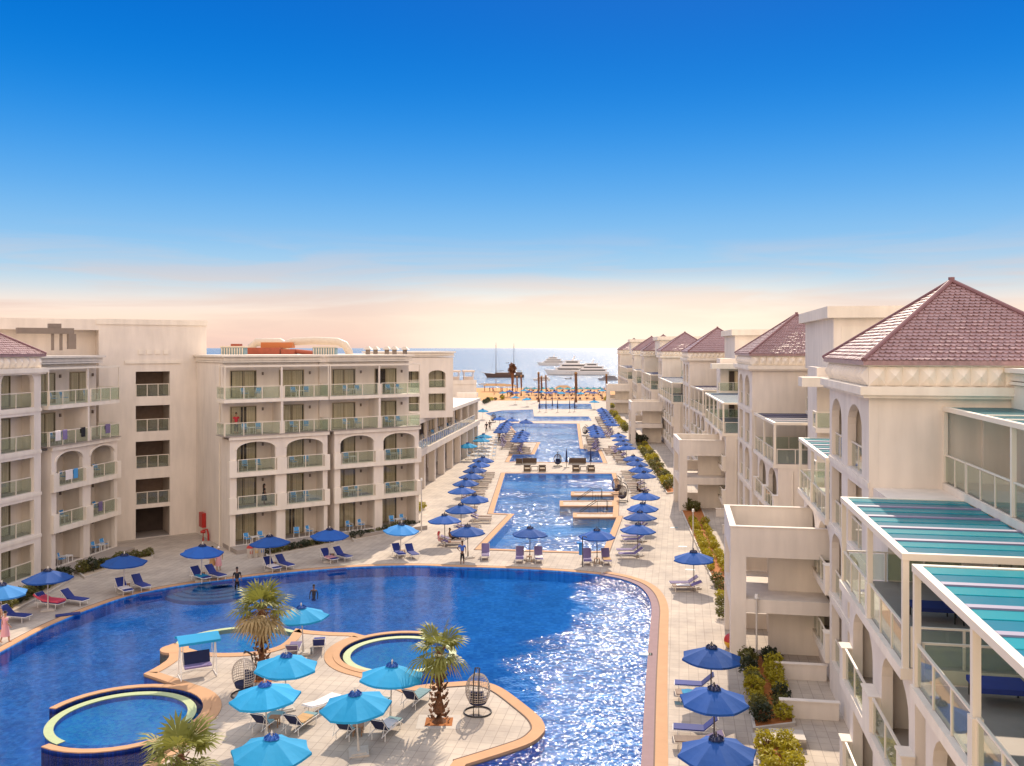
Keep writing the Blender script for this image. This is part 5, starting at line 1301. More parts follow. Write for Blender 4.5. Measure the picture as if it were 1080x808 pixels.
# shower post with a blue board
x, y = G(614.5, 598); t = thing('pool_shower', 'slim pool shower with a turquoise board on the strip between pools', 'shower', (x, y, 0))
b = B(); b.cyl(0, 0, 0, 2.3, .04); b.tube([(0, 0, 2.3), (.15, -.1, 2.35), (.3, -.2, 2.25)], .03, 6); part('pipe', b, 'steel_dark', t)
b = B(); b.box(-.28, -.05, -.03, .03, .9, 1.9); b.box(-.45, -.05, -.2, .15, 1.78, 1.88); part('board', b, 'fabric_sky', t)
# lamp posts
for px, pb, h, l in ((444.5, 561, 4.6, 'thin pale lamp post at the corner of the arcaded wing'), (798, 702, 3.5, 'thin lamp post before the big gateway'), (731, 572, 2.6, 'thin lamp post beyond the lone parasol')):
    x, y = G(px, pb); t = thing('lamp_post', l, 'lamp post', (x, y, 0)); b = B(); b.cyl(0, 0, 0, h, .06, .045, 8); part('post', b, 'pole_light', t); b = B(); b.cyl(0, 0, h, h + .22, .11, .09, 10); part('lamp_head', b, 'metal_white', t)
# red and yellow ball
x, y = G(771.5, 684); o = bpy.data.objects.new('beach_ball', None)
bm = bmesh.new(); bmesh.ops.create_uvsphere(bm, u_segments=16, v_segments=10, radius=.42); me = bpy.data.meshes.new('beach_ball'); 
for f in bm.faces: f.material_index = 0 if f.calc_center_median().z > .02 else 1; f.smooth = True
bm.to_mesh(me); bm.free(); me.materials.append(MATS['red_paint']); me.materials.append(MATS['yellow_paint'])
o = link('beach_ball', me); o.location = (x, y, .42); tag(o, 'large red and yellow ball at the edge of the gateway shadow', 'ball')
for i, (px, py) in enumerate(((711, 556.5), (720, 576.5), (728, 601), (720, 742), (681, 690))):
    x, y = G(px, py); b = B(); b.box(-.35, .35, -.2, .2, .003, .012)
    for k in range(6): b.box(-.32 + .11 * k, -.28 + .11 * k, -.17, .17, .0121, .016)
    o = link('drain_grate', b.mesh('drain_grate', 'ac_teal')); o.location = (x, y, 0); o.rotation_euler = (0, 0, R(-8)); tag(o, 'small drain grate in the promenade paving, %s from the sea' % nth(i), 'drain', 'drain grates in the promenade')

# blue padded daybeds on the closest pergola terrace
A = fa(A1); Mb = T(*UV(24.0, 6.0), 0, A)
Mb2 = T(*UV(34.4, 6.04), 0, A)
for i, (mm, x, y, l) in enumerate(((Mb, .9, 1.4, 'blue padded daybed on the closest terrace, outer one beside the rail'), (Mb, 1.0, 2.7, 'blue padded daybed on the closest terrace, inner one towards the windows'), (Mb2, 4.6, 1.6, 'blue padded daybed on the second terrace, outer one beside the rail'), (Mb2, 4.7, 2.9, 'blue padded daybed on the second terrace, inner one'))):
    m = mm @ T(x, y, 8.17); t = thing('daybed', l, 'daybed', m.translation, A, 'blue daybeds on the terraces')
    b = B(); b.box(-.45, .45, -.6, .6, .34, .46); part('cushion', b, 'cushion_blue', t)
    for a in (-.42, .38):
        for c_ in (-.56, .52): b = B(); b.box(a, a + .04, c_, c_ + .04, 0, .34); part('leg', b, 'steel_dark', t)

# ------------------------------------------------------------------ planting
def leaf_cloud(b, r, h, n, size, rnd, flat=.8):
    for _ in range(n):
        u, v = rnd.uniform(-1, 1), rnd.uniform(0, 2 * math.pi); q = rnd.uniform(.45, 1) ** .5; s = math.sqrt(1 - u * u)
        lump = 1 + .18 * math.sin(3 * v + 5 * u) + .1 * math.sin(7 * v)
        c = Vector((r * q * s * math.cos(v) * lump, r * q * s * math.sin(v) * lump, h * .5 + h * .5 * q * u * lump))
        a = Vector((rnd.gauss(0, 1), rnd.gauss(0, 1), rnd.gauss(0, .7))).normalized(); d_ = a.cross(Vector((rnd.gauss(0, 1), rnd.gauss(0, 1), rnd.gauss(0, 1)))).normalized()
        z = size * rnd.uniform(.6, 1.3); b.add([c - a * z, c + d_ * z * .5, c + a * z, c - d_ * z * .5], [(0, 1, 2, 3)])
SHR = {}
def shrub(x, y, s, m, label, group, z=.1):
    v = random.randrange(3); k = (m, v)
    if k not in SHR:
        rnd = random.Random(v + 11); b = B(); leaf_cloud(b, .42, .75, 420, .075, rnd); fo = b.mesh('foliage', m)
        st = B()
        for q in range(4): st.tube([(0, 0, 0), (.12 * math.cos(q * 1.6), .12 * math.sin(q * 1.6), .4)], .02, 4)
        SHR[k] = (fo, st.mesh('stem', 'palm_trunk'))
    t = thing('shrub', label, 'shrub', (x, y, z), random.uniform(0, 6.28), group); t.scale = (s, s, s * random.uniform(.85, 1.15))
    link('foliage', SHR[k][0], t); link('stem', SHR[k][1], t)
def bed(px4, soil, name='planting_bed'):
    l = P(*px4); l = [(x, y) for x, y in l]
    if area(l) < 0: l = l[::-1]
    b = B(); band(b, offset(l, .0), offset(l, .12), 0, .16); struct('bed_kerb', b, 'concrete')
    b = B(); b.prism(l, .0, .09); struct(name, b, soil)
def shrub_line(p0, p1, n, s, m, desc, group, jit=.08):
    a, c_ = G(*p0), G(*p1)
    for i in range(n):
        f = i / max(1, n - 1); mm = m if isinstance(m, str) else random.choice(m)
        shrub(a[0] + (c_[0] - a[0]) * f + random.uniform(-jit, jit), a[1] + (c_[1] - a[1]) * f + random.uniform(-jit, jit), s * random.uniform(.8, 1.2), mm, '%s, %s %s' % ({'leaf_yellow': 'yellow-green shrub', 'leaf_olive': 'olive shrub', 'leaf_dark': 'dark green shrub'}[mm], nth(i), desc), group)
bed(((783, 695), (822, 692), (836, 765), (797, 770)), 'soil_orange')
shrub_line((788, 700), (802, 763), 9, 1.05, ['leaf_olive', 'leaf_dark', 'leaf_yellow'], 'along the promenade side of the bed before the big gateway', 'shrubs before the big gateway')
shrub_line((812, 698), (828, 760), 9, 1.1, ['leaf_yellow', 'leaf_olive', 'leaf_dark'], 'along the building side of the bed before the big gateway', 'shrubs before the big gateway')
bed(((799, 790), (836, 785), (850, 850), (812, 855)), 'soil_orange')
shrub_line((807, 794), (815, 838), 4, 1.0, 'leaf_yellow', 'promenade side of the bottom edge bed', 'shrubs at the bottom edge')
shrub_line((829, 792), (841, 838), 5, 1.1, 'leaf_yellow', 'building side of the bottom edge bed', 'shrubs at the bottom edge')
bed(((718, 536), (738, 534), (768, 606), (768, 640), (752, 612)), 'soil_orange')
shrub_line((731, 553), (750, 603), 15, .85, 'leaf_yellow', 'from the sea, promenade file of the long bed behind the gateway', 'shrubs of the long bed')
shrub_line((743, 556), (766, 606), 15, .85, 'leaf_yellow', 'from the sea, building file of the long bed behind the gateway', 'shrubs of the long bed')
shrub_line((722, 538), (735, 540), 4, 1.5, 'leaf_olive', 'at the seaward end of the long bed', 'shrubs of the long bed', .3)
shrub_line((757, 617), (762, 652), 5, 1.0, ['leaf_olive', 'leaf_yellow'], 'beside the gateway wall', 'shrubs beside the gateway wall')
bed(((670, 464), (681, 463), (712, 520), (704, 521)), 'soil_orange')
shrub_line((674, 472), (704, 517), 16, 1.25, ['leaf_yellow', 'leaf_yellow', 'leaf_olive'], 'from the sea, promenade file by the second gateway', 'shrubs by the second gateway')
shrub_line((680, 471), (708, 514), 16, 1.25, ['leaf_yellow', 'leaf_olive'], 'from the sea, building file by the second gateway', 'shrubs by the second gateway')
shrub_line((668, 466), (677, 468), 4, 1.8, 'leaf_dark', 'at the seaward end of the second gateway bed', 'shrubs by the second gateway', .4)
shrub_line((647, 438), (661, 456), 14, 1.6, ['leaf_yellow', 'leaf_olive'], 'from the sea, far bed by the third gateway', 'shrubs by the third gateway', .4)
shrub_line((640, 423), (646, 432), 8, 1.6, ['leaf_yellow', 'leaf_olive'], 'from the sea, last bed by the fourth gateway', 'shrubs by the fourth gateway', .4)
bed(((0, 642), (54, 612), (76, 606), (76, 611), (52, 626), (2, 652)), 'ground_sand')
shrub_line((4, 645), (70, 610), 12, 1.1, ['leaf_olive', 'leaf_dark', 'leaf_olive'], 'of the hedge behind the pink air bed', 'shrubs behind the pink air bed')
bed(((82, 604), (128, 592), (134, 596), (90, 610)), 'ground_sand')
shrub_line((86, 606), (130, 594), 10, 1.0, ['leaf_olive', 'leaf_olive', 'leaf_dark'], 'of the hedge behind the shrub-side parasol', 'shrubs behind the second parasol')
bed(((140, 589), (158, 586), (160, 589), (143, 592)), 'ground_sand')
shrub_line((142, 590), (158, 587.5), 4, .8, 'leaf_olive', 'of the short bed below the dark openings', 'shrubs below the openings')
bed(((280, 583), (350, 570), (353, 574), (283, 588)), 'ground_sand')
shrub_line((282, 585.5), (350, 572.5), 13, .8, ['leaf_olive', 'leaf_dark'], 'of the strip behind the bins', 'shrubs of the strip behind the bins')
bed(((370, 566), (440, 553), (446, 556), (374, 571)), 'ground_sand')
shrub_line((373, 568.5), (441, 555), 12, .8, ['leaf_olive', 'leaf_dark'], 'of the strip on the shadow edge', 'shrubs of the shadow edge strip')
shrub_line((437, 543), (446, 537), 4, 1.0, 'leaf_yellow', 'at the corner of the arcaded wing', 'shrubs at the wing corner')
shrub_line((500, 428), (530, 421), 10, 1.8, ['leaf_olive', 'leaf_yellow', 'leaf_dark'], 'of the scrub on the beach side of the white block', 'shrubs by the beach', 1.2)

# fan palms
def fan_palm(x, y, hz, rad, seed, label, n=26, yellow=False, dry=.35, boots=True, ztop=None):
    rnd = random.Random(seed); t = thing('fan_palm', label, 'palm tree', (x, y, 0), 0, 'fan palms on the island')
    b = B(); b.tube([(0, 0, 0), (0, 0, hz * .15), (.02, 0, hz * .6), (0, 0, hz - .15)], .36, 10, 0, .15)
    if boots:
        for k in range(int(hz * 26)):
            z = hz * .97 * k / (hz * 26); a = k * 2.4; r0 = .36 - .20 * z / hz
            if z > hz * .62 and k % 2: continue
            c = Vector((r0 * math.cos(a), r0 * math.sin(a), z)); o_ = Vector((math.cos(a), math.sin(a), 1.1)).normalized(); s_ = Vector((-math.sin(a), math.cos(a), 0)) * .12
            b.add([c - s_, c + s_, c + o_ * .22 + s_ * .6, c + o_ * .22 - s_ * .6, c + Vector((0, 0, .16))], [(0, 1, 2, 3), (3, 2, 4)])
    part('trunk', b, 'palm_trunk', t)
    kinds = {'frond': B(), 'frond_dry': B(), 'frond_yellow': B()}
    for k in range(n):
        f = k / n; az = k * 2.39996 + rnd.uniform(-.2, .2); el = R(68 - 118 * f + rnd.uniform(-10, 10))
        m = 'frond_dry' if f > 1 - dry else 'frond'
        if yellow and k in (6,): m = 'frond_yellow'; 
        bb = kinds[m]
        out = Vector((math.cos(az) * math.cos(el), math.sin(az) * math.cos(el), math.sin(el))); pet = rad * rnd.uniform(.38, .5)
        base = Vector((0, 0, hz - .1)); hub = base + out * pet + Vector((0, 0, -.05 * f)); bb.tube([base, (base + hub) / 2 + Vector((0, 0, .03)), hub], .02, 4, 0, .012)
        side = out.cross(Vector((0, 0, 1))); side = side.normalized() if side.length > .05 else Vector((1, 0, 0)); nrm = side.cross(out)
        L = rad * rnd.uniform(.58, .72); nb = 18
        for j in range(nb):
            th = R(-115 + 230 * j / (nb - 1)); d_ = (out * math.cos(th) + side * math.sin(th)); le = L * (.72 + .28 * math.cos(th)) * rnd.uniform(.9, 1.05)
            wv = d_.cross(nrm).normalized() * (.043 if j % 2 else .034) * rad; fold = nrm * (.025 if j % 2 else -.015)
            droop = Vector((0, 0, -.22 * le - .25 * f * le))
            mid = hub + d_ * le * .55 + fold; tip = hub + d_ * le + droop * .8
            bb.add([hub, mid - wv, mid + wv, tip], [(0, 1, 2), (1, 3, 2)])
    for m, bb in kinds.items():
        if bb.v: part('crown' if m == 'frond' else ('dead_fronds' if m == 'frond_dry' else 'yellow_frond'), bb, m, t)
x, y = G(276, 716); fan_palm(x, y, 3.6, 1.75, 3, 'tallest fan palm with one yellow frond, beside the hanging chair', 24, True, .4)
x, y = G(463, 761.5); fan_palm(x, y, 3.3, 1.5, 5, 'short stout fan palm in a square orange tree pit', 17, False, .06)
x, y = (-12.1, 33.2); fan_palm(x, y, 1.75, 1.75, 9, 'fan palm cut by the bottom edge of the picture', 20, False, .05)
x, y = G(463, 761.5); b = B(); c_ = [(x - .95, y - .75), (x + .95, y - .75), (x + .95, y + .75), (x - .95, y + .75)]; b.prism(c_, 0, .012); struct('tree_pit_frame', b, 'concrete')
c_ = [(x - .6, y - .45), (x + .6, y - .45), (x + .6, y + .45), (x - .6, y + .45)]; b = B(); b.prism(c_, .0, .02); struct('tree_pit', b, 'soil_orange')
x, y = G(276, 716); b = B(); b.prism([(x - .6, y - .5), (x + .6, y - .5), (x + .6, y + .5), (x - .6, y + .5)], 0, .02); struct('tree_pit', b, 'soil_orange')
# fallen dry frond pieces lying at the tall palm's foot
# bare palm trunks by the beach
for i, (px, pt, pb, r0, shaggy) in enumerate(((540.3, 388, 417, .55, True), (545.2, 398, 418, .28, False), (549.6, 397, 417.5, .32, False), (568, 394, 424, .36, False), (571, 398, 420, .34, False), (575.6, 397, 421, .26, False), (607.3, 394, 424.5, .5, False), (639.5, 396, 421, .36, False), (523, 401, 415, .10, False))):
    x, y = G(px, pb); h = H - (pt - HZ) * y / F; t = thing('bare_palm', '%s bare brown palm trunk by the beach, %s from the schooner bow' % ('shaggy-headed' if shaggy else 'tall', nth(i)), 'palm tree', (x, y, 0), 0, 'bare palm trunks by the beach')
    b = B(); b.tube([(0, 0, 0), (.1, 0, h * .5), (0, 0, h)], r0, 8, 0, r0 * .8); part('trunk', b, 'palm_trunk', t)
    if shaggy: b = B(); rnd = random.Random(2); leaf_cloud(b, 1.3, 3.6, 260, .5, rnd); part('crown', b, 'palm_trunk', t, T(0, 0, h - 2.2))
    else: b = B(); b.cyl(0, 0, h - .02, h + .5, r0 * 1.25, r0 * .5, 8); part('crown', b, 'thatch', t)

# steps and low walls between the hedge beds and the blocks
for i, (px, py) in enumerate(((845, 757), (836, 716), (779, 585), (773, 563), (765, 545))):
    x, y = G(px, py); t = thing('terrace_wall', 'low pale garden wall of a ground floor terrace, %s from the camera' % nth(i), 'low wall', (x, y, 0), R(-9), 'low garden walls')
    b = B(); b.box(-.9, 1.6, -.12, .12, 0, .75); b.box(-.95, 1.65, -.16, .16, .751, .80); part('wall_body', b, 'stucco', t)
x, y = G(817, 783); 
for k in range(3):
    b = B(); b.box(-.9 + .35 * k, 1.2, -.5, .5, 0, .13 * (k + 1)); o = struct('garden_step', b, 'concrete'); o.location = (x, y, 0); o.rotation_euler = (0, 0, R(-9))

# ------------------------------------------------------------------ people
def skinned(name, verts, edges, radii, m, parent, sub=1, root=0):
    me = bpy.data.meshes.new(name); me.from_pydata([Vector(v) for v in verts], edges, [])
    o = bpy.data.objects.new(name, me); COL.objects.link(o)
    md = o.modifiers.new('skin', 'SKIN'); md.use_smooth_shade = True
    for i, r in enumerate(radii): me.skin_vertices[0].data[i].radius = (r, r) if not isinstance(r, tuple) else r; me.skin_vertices[0].data[i].use_root = (i == root)
    if sub: s = o.modifiers.new('sub', 'SUBSURF'); s.levels = s.render_levels = sub
    dg = bpy.context.evaluated_depsgraph_get(); me2 = bpy.data.meshes.new_from_object(o.evaluated_get(dg)); me2.name = name
    bpy.data.objects.remove(o); me2.materials.clear(); me2.materials.append(MATS[m])
    for p in me2.polygons: p.use_smooth = True; p.material_index = 0
    return link(name, me2, parent)
def person(x, y, z, rz, label, top='cloth_blue', legs='cloth_black', skin='skin', pose='stand', long_hair=False, dress=False, s=1.0, group=None, hat=None):
    t = thing('person', label, 'person', (x, y, z), R(rz), group); t.scale = (s, s, s)
    # joints: faces -y
    if pose == 'sit':
        pel, che, nek, hd = (0, 0, .12), (0, .12, .48), (0, .10, .66), (0, .06, .82)
        kn = [(sx_ * .12, -.42, .20) for sx_ in (-1, 1)]; an = [(sx_ * .12, -.82, .06) for sx_ in (-1, 1)]; ft = [(sx_ * .12, -.90, .16) for sx_ in (-1, 1)]
        sh = [(sx_ * .19, .12, .58) for sx_ in (-1, 1)]; el = [(sx_ * .26, .0, .36) for sx_ in (-1, 1)]; ha = [(sx_ * .18, -.22, .30) for sx_ in (-1, 1)]
    else:
        st = .10 if pose == 'walk' else 0
        pel, che, nek, hd = (0, 0, .93), (0, .0, 1.28), (0, 0, 1.48), (0, -.02, 1.64)
        kn = [(-.10, -st * 1.4, .50), (.10, st * .8, .50)]; an = [(-.11, -st * 1.5, .09), (.11, st * 2.2, .10)]; ft = [(-.12, -st * 1.5 - .16, .03), (.12, st * 2.2 - .14, .04)]
        sh = [(-.19, 0, 1.41), (.19, 0, 1.41)]; el = [(-.27, .04, 1.14), (.27, .02, 1.14)]; ha = [(-.27, -.06 - st, .88), (.27, -.06 + st, .88)]
        if pose == 'hip': el[0] = (-.40, .06, 1.18); ha[0] = (-.20, -.02, 1.0)
    V = [pel, che, nek, hd, (hd[0], hd[1], hd[2] + .1)]; E = [(0, 1), (1, 2), (2, 3), (3, 4)]; Rr = [(.14, .11), (.15, .10), .055, .088, .075]
    for k in (0, 1):
        o = len(V); V += [((pel[0] + kn[k][0]) / 2 * 1.2, (pel[1] + kn[k][1]) / 2 if pose == 'sit' else 0, (pel[2] + kn[k][2]) / 2), kn[k], an[k], ft[k]]; E += [(0, o), (o, o + 1), (o + 1, o + 2), (o + 2, o + 3)]; Rr += [.085, .06, .042, .035]
        o = len(V); hx = Vector(ha[k]); dr = (hx - Vector(el[k])).normalized(); V += [sh[k], el[k], ha[k], tuple(hx + dr * .09)]; E += [(1, o), (o, o + 1), (o + 1, o + 2), (o + 2, o + 3)]; Rr += [.055, .042, .03, .02]
    body = skinned('body', V, E, Rr, skin, t)
    # face: nose and ears belong to the head shape, eyes and mouth are small marks
    b = B(); h = Vector(hd) + Vector((0, 0, .03))
    b.tube([h + Vector((0, -.09, .02)), h + Vector((0, -.115, -.015))], .014, 5); part('nose', b, skin, body)
    b = B(); b.box(h.x - .04, h.x - .022, h.y - .098, h.y - .085, h.z + .02, h.z + .03); b.box(h.x + .022, h.x + .04, h.y - .098, h.y - .085, h.z + .02, h.z + .03); b.box(h.x - .025, h.x + .025, h.y - .093, h.y - .082, h.z - .05, h.z - .042); part('face_features', b, 'hair', body)
    b = B(); n = 8
    b.tube([h + Vector((0, .02, .02)), h + Vector((0, .02, .085)), h + Vector((0, .015, .125))], .105, 10, 0, .06)
    if long_hair: b.tube([h + Vector((0, .05, .06)), h + Vector((0, .085, -.08)), h + Vector((0, .09, -.24))], .09, 8, 0, .06)
    part('hair', b, hat or 'hair', t)
    tv = [pel, che, (nek[0], nek[1], nek[2] - .06)]; te = [(0, 1), (1, 2)]; tr = [(.155, .125), (.168, .118), .085]
    for k in (0, 1): o = len(tv); tv += [sh[k], tuple((Vector(sh[k]) * .4 + Vector(el[k]) * .6))]; te += [(1, o), (o, o + 1)]; tr += [.075, .062]
    if top: skinned('shirt', tv, te, tr, top, t)
    if dress:
        b = B(); b.tube([(pel[0], pel[1], pel[2] + .12), (pel[0], pel[1], pel[2] - .2), (pel[0], pel[1], pel[2] - .55)], .15, 12, 0, .25); part('skirt', b, top, t)
    elif legs:
        lv = [pel]; le = []; lr = [(.15, .12)]
        for k in (0, 1):
            o = len(lv); lv += [((pel[0] + kn[k][0]) / 2 * 1.2, (pel[1] + kn[k][1]) / 2 if pose == 'sit' else 0, (pel[2] + kn[k][2]) / 2), kn[k], tuple(Vector(kn[k]) * .25 + Vector(an[k]) * .75)]; le += [(0, o), (o, o + 1), (o + 1, o + 2)]; lr += [.095, .07, .055]
        skinned('trousers', lv, le, lr, legs, t)
    return t
x, y = G(487.6, 594.8); person(x, y, 0, 0, 'man in a blue shirt standing at the pool edge, hand on hip', 'cloth_blue', 'cloth_black', 'skin_dark', 'hip')
x, y = G(224, 601.5); person(x, y, 0, 30, 'guest in a tan dress walking by the parasol', 'cloth_tan', None, 'skin', 'walk', True, True)
x, y = G(230.5, 602); person(x, y, 0, 20, 'guest in a pink and white dress walking by the parasol', 'cloth_pink', None, 'skin', 'walk', True, True, hat='cloth_white')
x, y = G(250, 616); person(x, y, 0, 20, 'dark-clad person standing on the pool steps', 'cloth_black', 'cloth_black', 'skin_dark', 'stand', s=1.0).location.z = -.6
x, y = G(5.5, 678); person(x, y, 0, 150, 'guest in a pale pink dress at the pool edge by the picture edge', 'cloth_pink', None, 'skin', 'walk', False, True)
x, y = G(-1, 668); person(x, y, 0, 160, 'bare-chested guest cut by the picture edge', None, 'cloth_blue', 'skin', 'stand')
x, y = G(331, 621); t = person(x, y, 0, 0, 'swimmer in the shaded pool water', None, 'cloth_blue', 'skin_dark', 'stand'); t.location.z = -1.50
x, y = GT(469.3, 540.5, 2.72)
person(x - .35, y - .9, .36, 100, 'seated person in a pink headscarf on a lounger', 'cloth_pink', 'cushion_lilac', 'skin', 'sit', True, hat='cloth_red')
person(x + .45, y + .45, .36, 95, 'bare-chested seated person facing the pink headscarf', None, 'cloth_black', 'skin_dark', 'sit')
x, y = GT(679.7, 495.8, 2.72); person(x - .8, y - .7, .36, 80, 'dark-clad person sitting on a lounger in the hedge side row', 'cloth_black', 'cloth_black', 'skin_dark', 'sit')
x, y = G(670.6, 466.5); person(x, y, 0, 0, 'person in brown before the third gateway', 'sling_taupe', 'sling_taupe', 'skin_dark', 'stand', s=1.15)
for px, py, l in ((513, 456, 'dark figure near the dense cluster, on the restaurant side'), (516.5, 454, 'tall dark figure near the dense cluster'), (526.5, 466.5, 'figure in orange-brown walking past the cafe tables')):
    x, y = G(px, py); person(x, y, 0, 0, l, 'cloth_tan' if 'orange' in l else 'cloth_black', 'cloth_black', 'skin_dark', 'walk', s=1.15)
Mw = T(-22.9, 73.9, 0, R(35.5)); q = Mw @ Vector((1.0, 1.45, 9.35)); person(q.x, q.y, q.z, 35, 'guest in red in a dark balcony doorway', 'cloth_red', 'cloth_black', 'skin', 'stand')
q = Mw @ Vector((3.2, .9, 3.31)); person(q.x, q.y, q.z, 120, 'person in a black robe on the second storey balcony', 'cloth_black', None, 'skin_dark', 'stand', True, True)
# beach guests, a few pixels tall
random.seed(31)
BG = []
for i in range(46):
    px, py = random.uniform(515, 638), random.uniform(412.5, 419.5); x, y = G(px, py)
    m = ('cloth_black', 'cloth_blue', 'cloth_red', 'cloth_white')[i % 4]
    if len(BG) < 4:
        t = person(x, y, 0, random.uniform(0, 360), 'x', m, 'cloth_black', 'skin', 'walk', group='guests on the beach'); BG.append(t)
    else:
        t = copy_tree(BG[i % 4]); t.location = (x, y, 0); t.rotation_euler = (0, 0, random.uniform(0, 6))
    t['label'] = 'beach guest in %s, %s of the guests on the sand' % ({'cloth_black': 'black', 'cloth_blue': 'blue', 'cloth_red': 'red', 'cloth_white': 'white'}[m], nth(i))
# beach loungers in rows
n = 0
random.seed(5)
for r_, py in enumerate((411.6, 413.4, 415.6, 418.6, 422)):
    for i in range(12):
        px = 553 + i * 7.6 + r_ * 1.5 + random.uniform(-.8, .8)
        if px > 640: continue
        x, y = G(px, py); far_lounger(random.choice('bbtw'), x, y, 90 + random.uniform(-20, 20), 'beach lounger, %s line from the water, %s from the schooner side' % (nth(r_), nth(i)), 'loungers on the beach'); n += 1
for i, (px, py, w_) in enumerate(((523, 412.3, 9), (536, 413, 6), (594, 414.5, 5))):
    x, y = G(px, py); t = thing('beach_shelter', 'low straw-roofed beach shelter, %s from the white block' % nth(i), 'beach shelter', (x, y, -.1), 0, 'straw shelters on the beach')
    for a in (-w_ / 2 + .2, w_ / 2 - .2):
        for c_ in (-1.6, 1.6): b = B(); b.cyl(a, c_, 0, 2.2, .1); part('post', b, 'wood', t)
    b = B(); b.add([(-w_ / 2 - .4, -2.2, 2.1), (w_ / 2 + .4, -2.2, 2.1), (w_ / 2 + .4, 2.2, 2.1), (-w_ / 2 - .4, 2.2, 2.1), (-w_ / 2 + 1, 0, 2.9), (w_ / 2 - 1, 0, 2.9)], [(0, 1, 5, 4), (1, 2, 5), (2, 3, 4, 5), (3, 0, 4), (0, 3, 2, 1)]); part('roof', b, 'thatch', t)

# ------------------------------------------------------------------ boats
ZS = -1.0
def GS(px, py): return G(px, py, ZS)
def hull(b, L, Bm, D, sheer=.35, mi=0, stern=.8):
    n = 12; rings = []
    for i in range(n + 1):
        f = i / n; x = -L / 2 + L * f; wd = Bm / 2 * (math.sin(min(1, (f + .0) * 3.2) * math.pi / 2) if f < .5 else stern + (1 - stern) * math.cos((f - .5) * math.pi)); wd = max(wd, .04)
        top = D * (1 + sheer * (1 - f) ** 2); xb = x + (1 - f) ** 3 * L * .07
        rings.append([(x, -wd, top), (xb, -wd * .8, D * .1), (xb, 0, -.5), (xb, wd * .8, D * .1), (x, wd, top)])
    vs = [v for r in rings for v in r]; fs = []
    for i in range(n):
        for j in range(4): fs.append((i * 5 + j, i * 5 + j + 1, i * 5 + 6 + j, i * 5 + 5 + j))
        fs.append((i * 5, i * 5 + 4, i * 5 + 9, i * 5 + 5))
    fs.append(tuple(n * 5 + j for j in range(5))); b.add(vs, fs, mi)
def yacht(px, py, lpx, label, flip=False, decks=3, mhull='hull_white'):
    x, y = GS(px, py); L = lpx * y / F; t = thing('motor_yacht', label, 'yacht', (x, y, ZS), R(180 if flip else 0) + R(4), 'yachts moored offshore')
    D = L * .085; b = B(); hull(b, L, L * .22, D); part('hull', b, mhull, t)
    h = L * .062; z = D
    for k in range(decks):
        a, e = -L * (.30 - .09 * k), L * (.44 - .05 * k - .06 * k * k * .5); wd = L * (.09 - .012 * k)
        b = B(); b.add([(a + h * .9, -wd, z + h), (e, -wd, z + h), (e, wd, z + h), (a + h * .9, wd, z + h), (a, -wd, z), (e, -wd, z), (e, wd, z), (a, wd, z)], [(0, 1, 2, 3), (4, 7, 6, 5), (0, 4, 5, 1), (1, 5, 6, 2), (2, 6, 7, 3), (3, 7, 4, 0)])
        b.box(a + h * .3, e + L * .05, -wd * 1.12, wd * 1.12, z + h, z + h * 1.14)
        o = part('deckhouse', b, mhull, t)
        b = B(); b.box(a + h * 1.1, e - L * .04, -wd - .05, -wd - .01, z + h * .38, z + h * .78); b.box(a + h * 1.1, e - L * .04, wd + .01, wd + .05, z + h * .38, z + h * .78); part('window_band', b, 'boat_window', o)
        z += h * 1.14
    b = B(); b.tube([(L * .08, -L * .05, z), (L * .13, -L * .05, z + h * 1.3), (L * .13, L * .05, z + h * 1.3), (L * .08, L * .05, z)], L * .008, 5); b.tube([(L * .11, 0, z), (L * .11, 0, z + h * 2.0)], L * .003, 4); part('radar_arch', b, mhull, t)
    b = B(); b.box(-L * .2, -L * .18, -L * .07, -L * .068, D * .5, D * .7)
    for k in range(7): b.cyl(-L * .05 + L * .06 * k, -L * .1, D * .55, D * .62, L * .004, n=6)
    part('porthole', b, 'boat_window', t)
    b = B(); b.tube([(-L * .48, 0, D * 1.5), (-L * .30, -L * .085, D * 1.35), (-L * .1, -L * .1, D * 1.2), (L * .4, -L * .09, D * 1.15)], L * .002, 4); part('guard_rail', b, mhull, t)
yacht(581, 385.4, 30, 'most distant white motor yacht, behind the others', decks=3)
yacht(599.5, 395.5, 52, 'big white motor yacht behind the middle bare palm trunks', decks=3)
yacht(621, 395.6, 42, 'white motor yacht overlapping the big yacht on its gateway side', decks=3)
yacht(571, 401.5, 19, 'small cruiser seen between bare palm trunks', decks=2)
yacht(641, 401.2, 22, 'white cruiser half hidden by the end of the long row', decks=2, mhull='hull_grey')
yacht(509.5, 406, 11, 'little motor boat close to the white block', decks=1)
def dinghy(px, py, l):
    x, y = GS(px, py); t = thing('dinghy', l, 'boat', (x, y, ZS)); b = B(); hull(b, 4, 1.6, .5); part('hull', b, 'hull_grey', t); b = B(); b.box(1.2, 1.8, -.3, .3, .5, 1.0); part('motor', b, 'boat_window', t)
dinghy(599, 400, 'tiny dinghy on the glitter below the big yachts'); dinghy(535, 383, 'tiny distant boat between the schooner masts')
x, y = GS(531.5, 398.2); L = 42 * y / F
t = thing('schooner', 'dark-hulled two-masted schooner at anchor', 'sailing boat', (x, y, ZS), R(3))
b = B(); hull(b, L, L * .2, L * .075, .55); part('hull', b, 'hull_brown', t)
b = B(); b.box(-L * .22, L * .20, -L * .05, L * .05, L * .075, L * .125); b.box(L * .30, L * .46, -L * .06, L * .06, L * .08, L * .135); part('deckhouse', b, 'hull_brown', t)
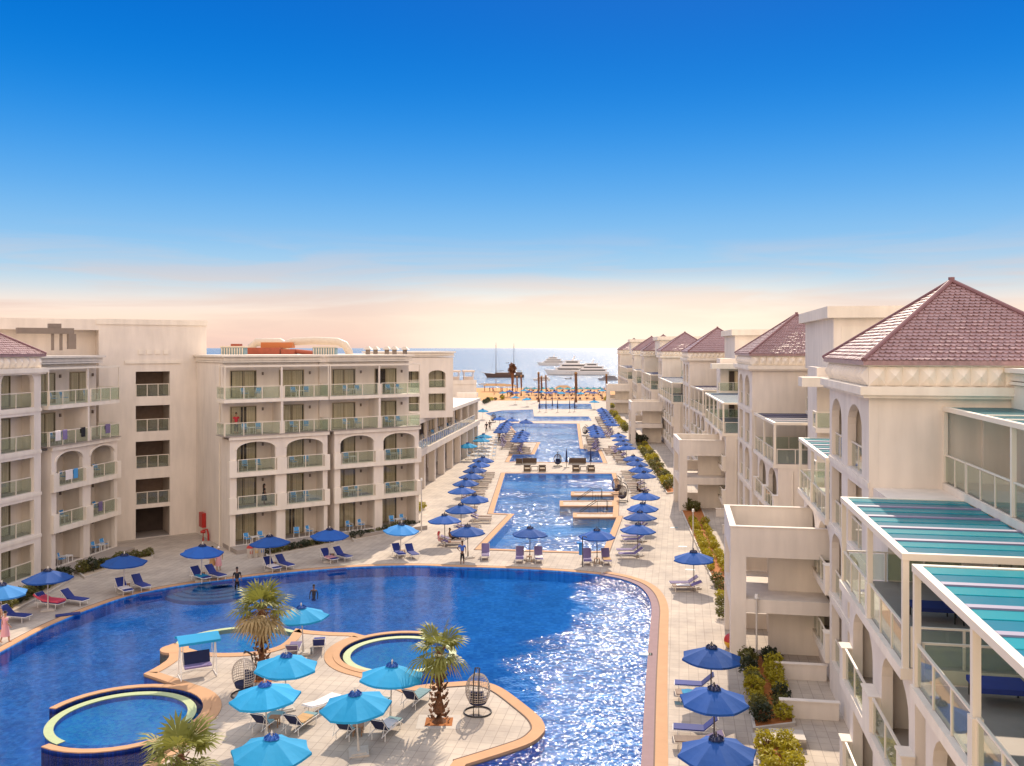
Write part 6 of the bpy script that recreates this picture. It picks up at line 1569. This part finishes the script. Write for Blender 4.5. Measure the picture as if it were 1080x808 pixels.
for xm, hm in ((-L * .20, 37 * y / F), (L * .25, 36 * y / F)):
    b = B(); b.tube([(xm, 0, 0), (xm, 0, hm)], .30, 6, 0, .07); m_ = part('mast', b, 'pole_dark', t)
    b = B(); b.tube([(xm, 0, L * .16), (xm + L * .2, 0, L * .17)], .14, 5); part('boom', b, 'pole_dark', m_)
    b = B()
    for s_ in (-1, 1): b.tube([(xm, 0, hm * .95), (xm + s_ * L * .13, 0, L * .1)], .03, 3)
    part('stay', b, 'pole_dark', m_)
b = B(); b.tube([(-L * .48, 0, L * .11), (-L * .60, 0, L * .15)], .15, 5, 0, .06); part('bowsprit', b, 'hull_brown', t)

# towels thrown over loungers
TW = {}
for i, (px, py, m, rz) in enumerate(((428, 754, 'cloth_white', 68), (303, 782, 'cloth_tan', 70), (141, 623, 'cloth_white', -44), (204.5, 614, 'fabric_cyan', -42), (281.5, 603, 'cloth_white', -50), (356, 591, 'cloth_pink', -45), (566, 588, 'cloth_white', -88), (638, 589, 'cloth_tan', -88), (727, 617, 'cloth_white', 180), (745, 742, 'fabric_cyan', 175))):
    wx, wy = G(px, py, .3); lo_ = min(LO, key=lambda o: (o.location.x + math.cos(o.rotation_euler.z) - wx) ** 2 + (o.location.y + math.sin(o.rotation_euler.z) - wy) ** 2); a0 = lo_.rotation_euler.z
    x, y = lo_.location.x + .75 * math.cos(a0), lo_.location.y + .75 * math.sin(a0); b = B(); n = 6
    for a_ in range(n):
        x0_, x1_ = .9 * a_ / n, .9 * (a_ + 1) / n; b.add([(x0_, -.29, .0 + .02 * math.sin(a_ * 2)), (x1_, -.29, .0 + .02 * math.sin(a_ * 2 + 2)), (x1_, .29, .01), (x0_, .29, .01), (x0_, -.33, -.12), (x1_, -.33, -.12)], [(0, 1, 2, 3), (0, 1, 5, 4)])
    o = link('towel', b.mesh('towel', m)); o.location = (x, y, .425); o.rotation_euler = (0, 0, a0)
    tag(o, '%s towel left on a lounger, %s' % ({'cloth_white': 'white', 'cloth_tan': 'tan', 'fabric_cyan': 'cyan', 'cloth_pink': 'pink'}[m], ('beside the short palm', 'below the lowest cyan parasols', 'near the olive hedge', 'near the two strolling guests', 'near the waste bins', 'between bins and sunlit deck', 'mid-pool parasol pair', 'shower-side parasol pair', 'at the lone hedge-bed parasol', 'on the promenade by the big gateway')[i]), 'towel', 'towels on the loungers')
